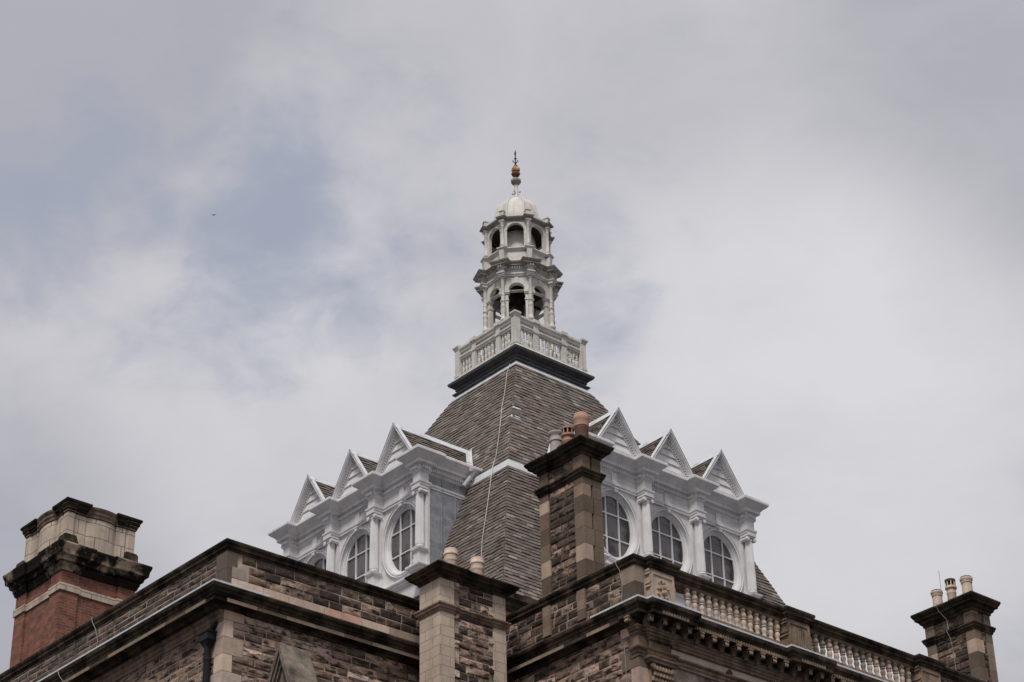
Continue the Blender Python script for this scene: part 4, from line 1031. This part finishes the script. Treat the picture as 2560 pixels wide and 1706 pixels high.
# upper stage
w = MB()
w.prism(octpath(.97), 39.30, 39.86)
P2 = octpath(1.0, 1.15, .10)
w.sweep(P2, [(-.3, 39.80), (-.02, 39.80), (.0, 39.83), (.03, 39.85), (.05, 39.88), (.05, 39.91), (-.3, 39.95)], closed=True)
w.prism(octpath(.95), 39.86, 39.95)
for a in VA:
    R = Matrix.Rotation(a, 4, 'Z')
    lo = [(1.0, -.07, 39.34), (1.12, -.07, 39.34), (1.12, .07, 39.34), (1.0, .07, 39.34)]; hi = [(1.0, -.085, 39.81), (1.17, -.085, 39.81), (1.17, .085, 39.81), (1.0, .085, 39.81)]
    w.hexa(lo, hi, R)
    w.box(.95, 1.14, -.085, .085, 39.32, 39.38, R)
archwall(w, .95, 39.93, 41.0, .265, 39.96, 40.60, .10)
for k in range(8):
    A = Matrix.Rotation(k*pi/4, 4, 'Z'); n = 12
    for i in range(n):
        t0, t1 = pi*i/n, pi*(i+1)/n; w.prismy([(.27*cos(t0), 40.60+.27*sin(t0)), (.31*cos(t0), 40.60+.31*sin(t0)), (.31*cos(t1), 40.60+.31*sin(t1)), (.27*cos(t1), 40.60+.27*sin(t1))], -.965, -.945, A)
US = tw('lantern_upper_stage', w, 'lantern paint', 25)
w = MB(); w.lathe([(.075, 39.93), (.075, 39.97), (.06, 39.99), (.068, 40.05), (.05, 40.08), (.05, 40.72), (.06, 40.74), (.05, 40.76), (.065, 40.82), (.085, 40.90)], 16); w.box(-.09, .09, -.09, .09, 40.90, 40.96)
cm = w.mesh('column', 'lantern paint', 35)
for a in VA: link('column', cm, US, (1.05*cos(a), 1.05*sin(a), 0), a)
w = MB()
P3 = octpath(.99, 1.14, .10)
w.sweep(P3, [(-.2, 40.95), (-.02, 40.95), (.0, 40.98), (.05, 41.01), (.07, 41.05), (.07, 41.07), (-.2, 41.10)], closed=True)
w.prism(octpath(.9), 40.97, 41.08)
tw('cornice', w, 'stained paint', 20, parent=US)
w = MB()      # sagging parapet between little piers
for k in range(8):
    A = Matrix.Rotation(k*pi/4, 4, 'Z'); hf = .97*T22; n = 10
    top = [(-hf+2*hf*i/n, 41.27-.06*(1-abs(2*i/n-1)**2.2)) for i in range(n+1)]
    w.prismy([(-hf, 41.05), (hf, 41.05)]+top[::-1], -.97, -.88, A)
for a in VA:
    R = Matrix.Rotation(a, 4, 'Z'); w.box(.97, 1.12, -.075, .075, 41.05, 41.28, R); w.box(.95, 1.14, -.095, .095, 41.28, 41.31, R)
tw('parapet', w, 'lantern paint', parent=US)
w = MB(); w.lathe([(.66, 39.9), (.62, 40.3), (.56, 40.7), (.54, 40.86)], 24); tw('inner_drum', w, 'lantern paint', 40, parent=US)
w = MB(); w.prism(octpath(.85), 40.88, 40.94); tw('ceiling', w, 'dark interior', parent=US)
# dome
w = MB(); ph = radians(22.5)
DP = [(.76, 41.05), (.74, 41.4), (.70, 41.7), (.66, 41.9), (.585, 42.05), (.46, 42.18), (.30, 42.26), (.13, 42.31)]
w.lathe(DP, 8, ph=ph)
for a in VA: w.tube([(q*cos(a), q*sin(a), z) for q, z in DP[:-1]], .033, 8)
tw('dome', w, 'lantern paint', 25)
w = MB(); w.lathe([(.20, 42.26), (.14, 42.33), (.105, 42.45), (.08, 42.65), (.065, 42.85), (.065, 43.0)], 8, ph=ph)
for a in VA[::2]:
    w.lathe([(0, -.03), (.035, -.01), (.04, .02), (0, .04)], 8, .125*cos(a), .125*sin(a), T=Matrix.Translation((0, 0, 42.64)))
SP = tw('spire', w, 'lantern paint', 25)
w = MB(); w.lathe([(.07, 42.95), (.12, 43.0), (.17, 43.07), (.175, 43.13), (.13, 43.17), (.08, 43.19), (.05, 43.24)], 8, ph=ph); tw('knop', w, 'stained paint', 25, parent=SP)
w = MB(); w.lathe([(.05, 43.22), (.06, 43.28), (.12, 43.32), (.15, 43.38), (.145, 43.42), (.10, 43.44), (.13, 43.48), (.145, 43.54), (.13, 43.62), (.08, 43.68), (.04, 43.7)], 16, flute=.10); gb = tw('gilded_ball', w, 'gilding', 40, parent=SP); gb.data.materials.append(MATS['coppery gilding'])
for p in gb.data.polygons:
    if p.center.z < 43.47: p.material_index = 1
w = MB(); w.tube([(0, 0, 43.68), (0, 0, 44.25)], .018, 8); w.lathe([(0, 44.1), (.03, 44.17), (.025, 44.24), (0, 44.36)], 8); w.lathe([(0, 43.96), (.045, 43.99), (.03, 44.02), (0, 44.05)], 8); w.lathe([(.06, 43.69), (.065, 43.72), (.03, 43.74), (.02, 43.8)], 8)
for k in range(4):
    A = Matrix.Rotation(k*pi/2+pi/4, 4, 'Z')
    w.tube([A @ Vector(p) for p in ((0, 0, 43.8), (.05, 0, 43.85), (.085, 0, 43.9), (.07, 0, 43.94))], .014, 6)
tw('iron_finial', w, 'black iron', 40, parent=SP)

# ================================================================== bird, very far up
dv = (f+r2*((534.5-1280)/5639.4)-u2*((538-853)/5639.4)).normalized()
bp_ = Vector((0, 0, 1.6))+dv*320
w = MB()
w.lathe([(0, -.2), (.05, -.14), (.075, -.02), (.055, .1), (.04, .15), (.045, .19), (0, .24)], 8, T=Matrix.Rotation(pi/2, 4, 'Y'))
for s_ in (-1, 1): w.add([(.08, 0, .02), (.10, s_*.22, .10), (.02, s_*.46, .03), (-.04, s_*.22, .08), (-.08, 0, .0)], [(0, 1, 3, 4), (1, 2, 3)])
part('bird', w, 'bird plumage', None, tuple(bp_), .6, label='tiny dark bird flying alone in the cloudy sky', cat='bird')
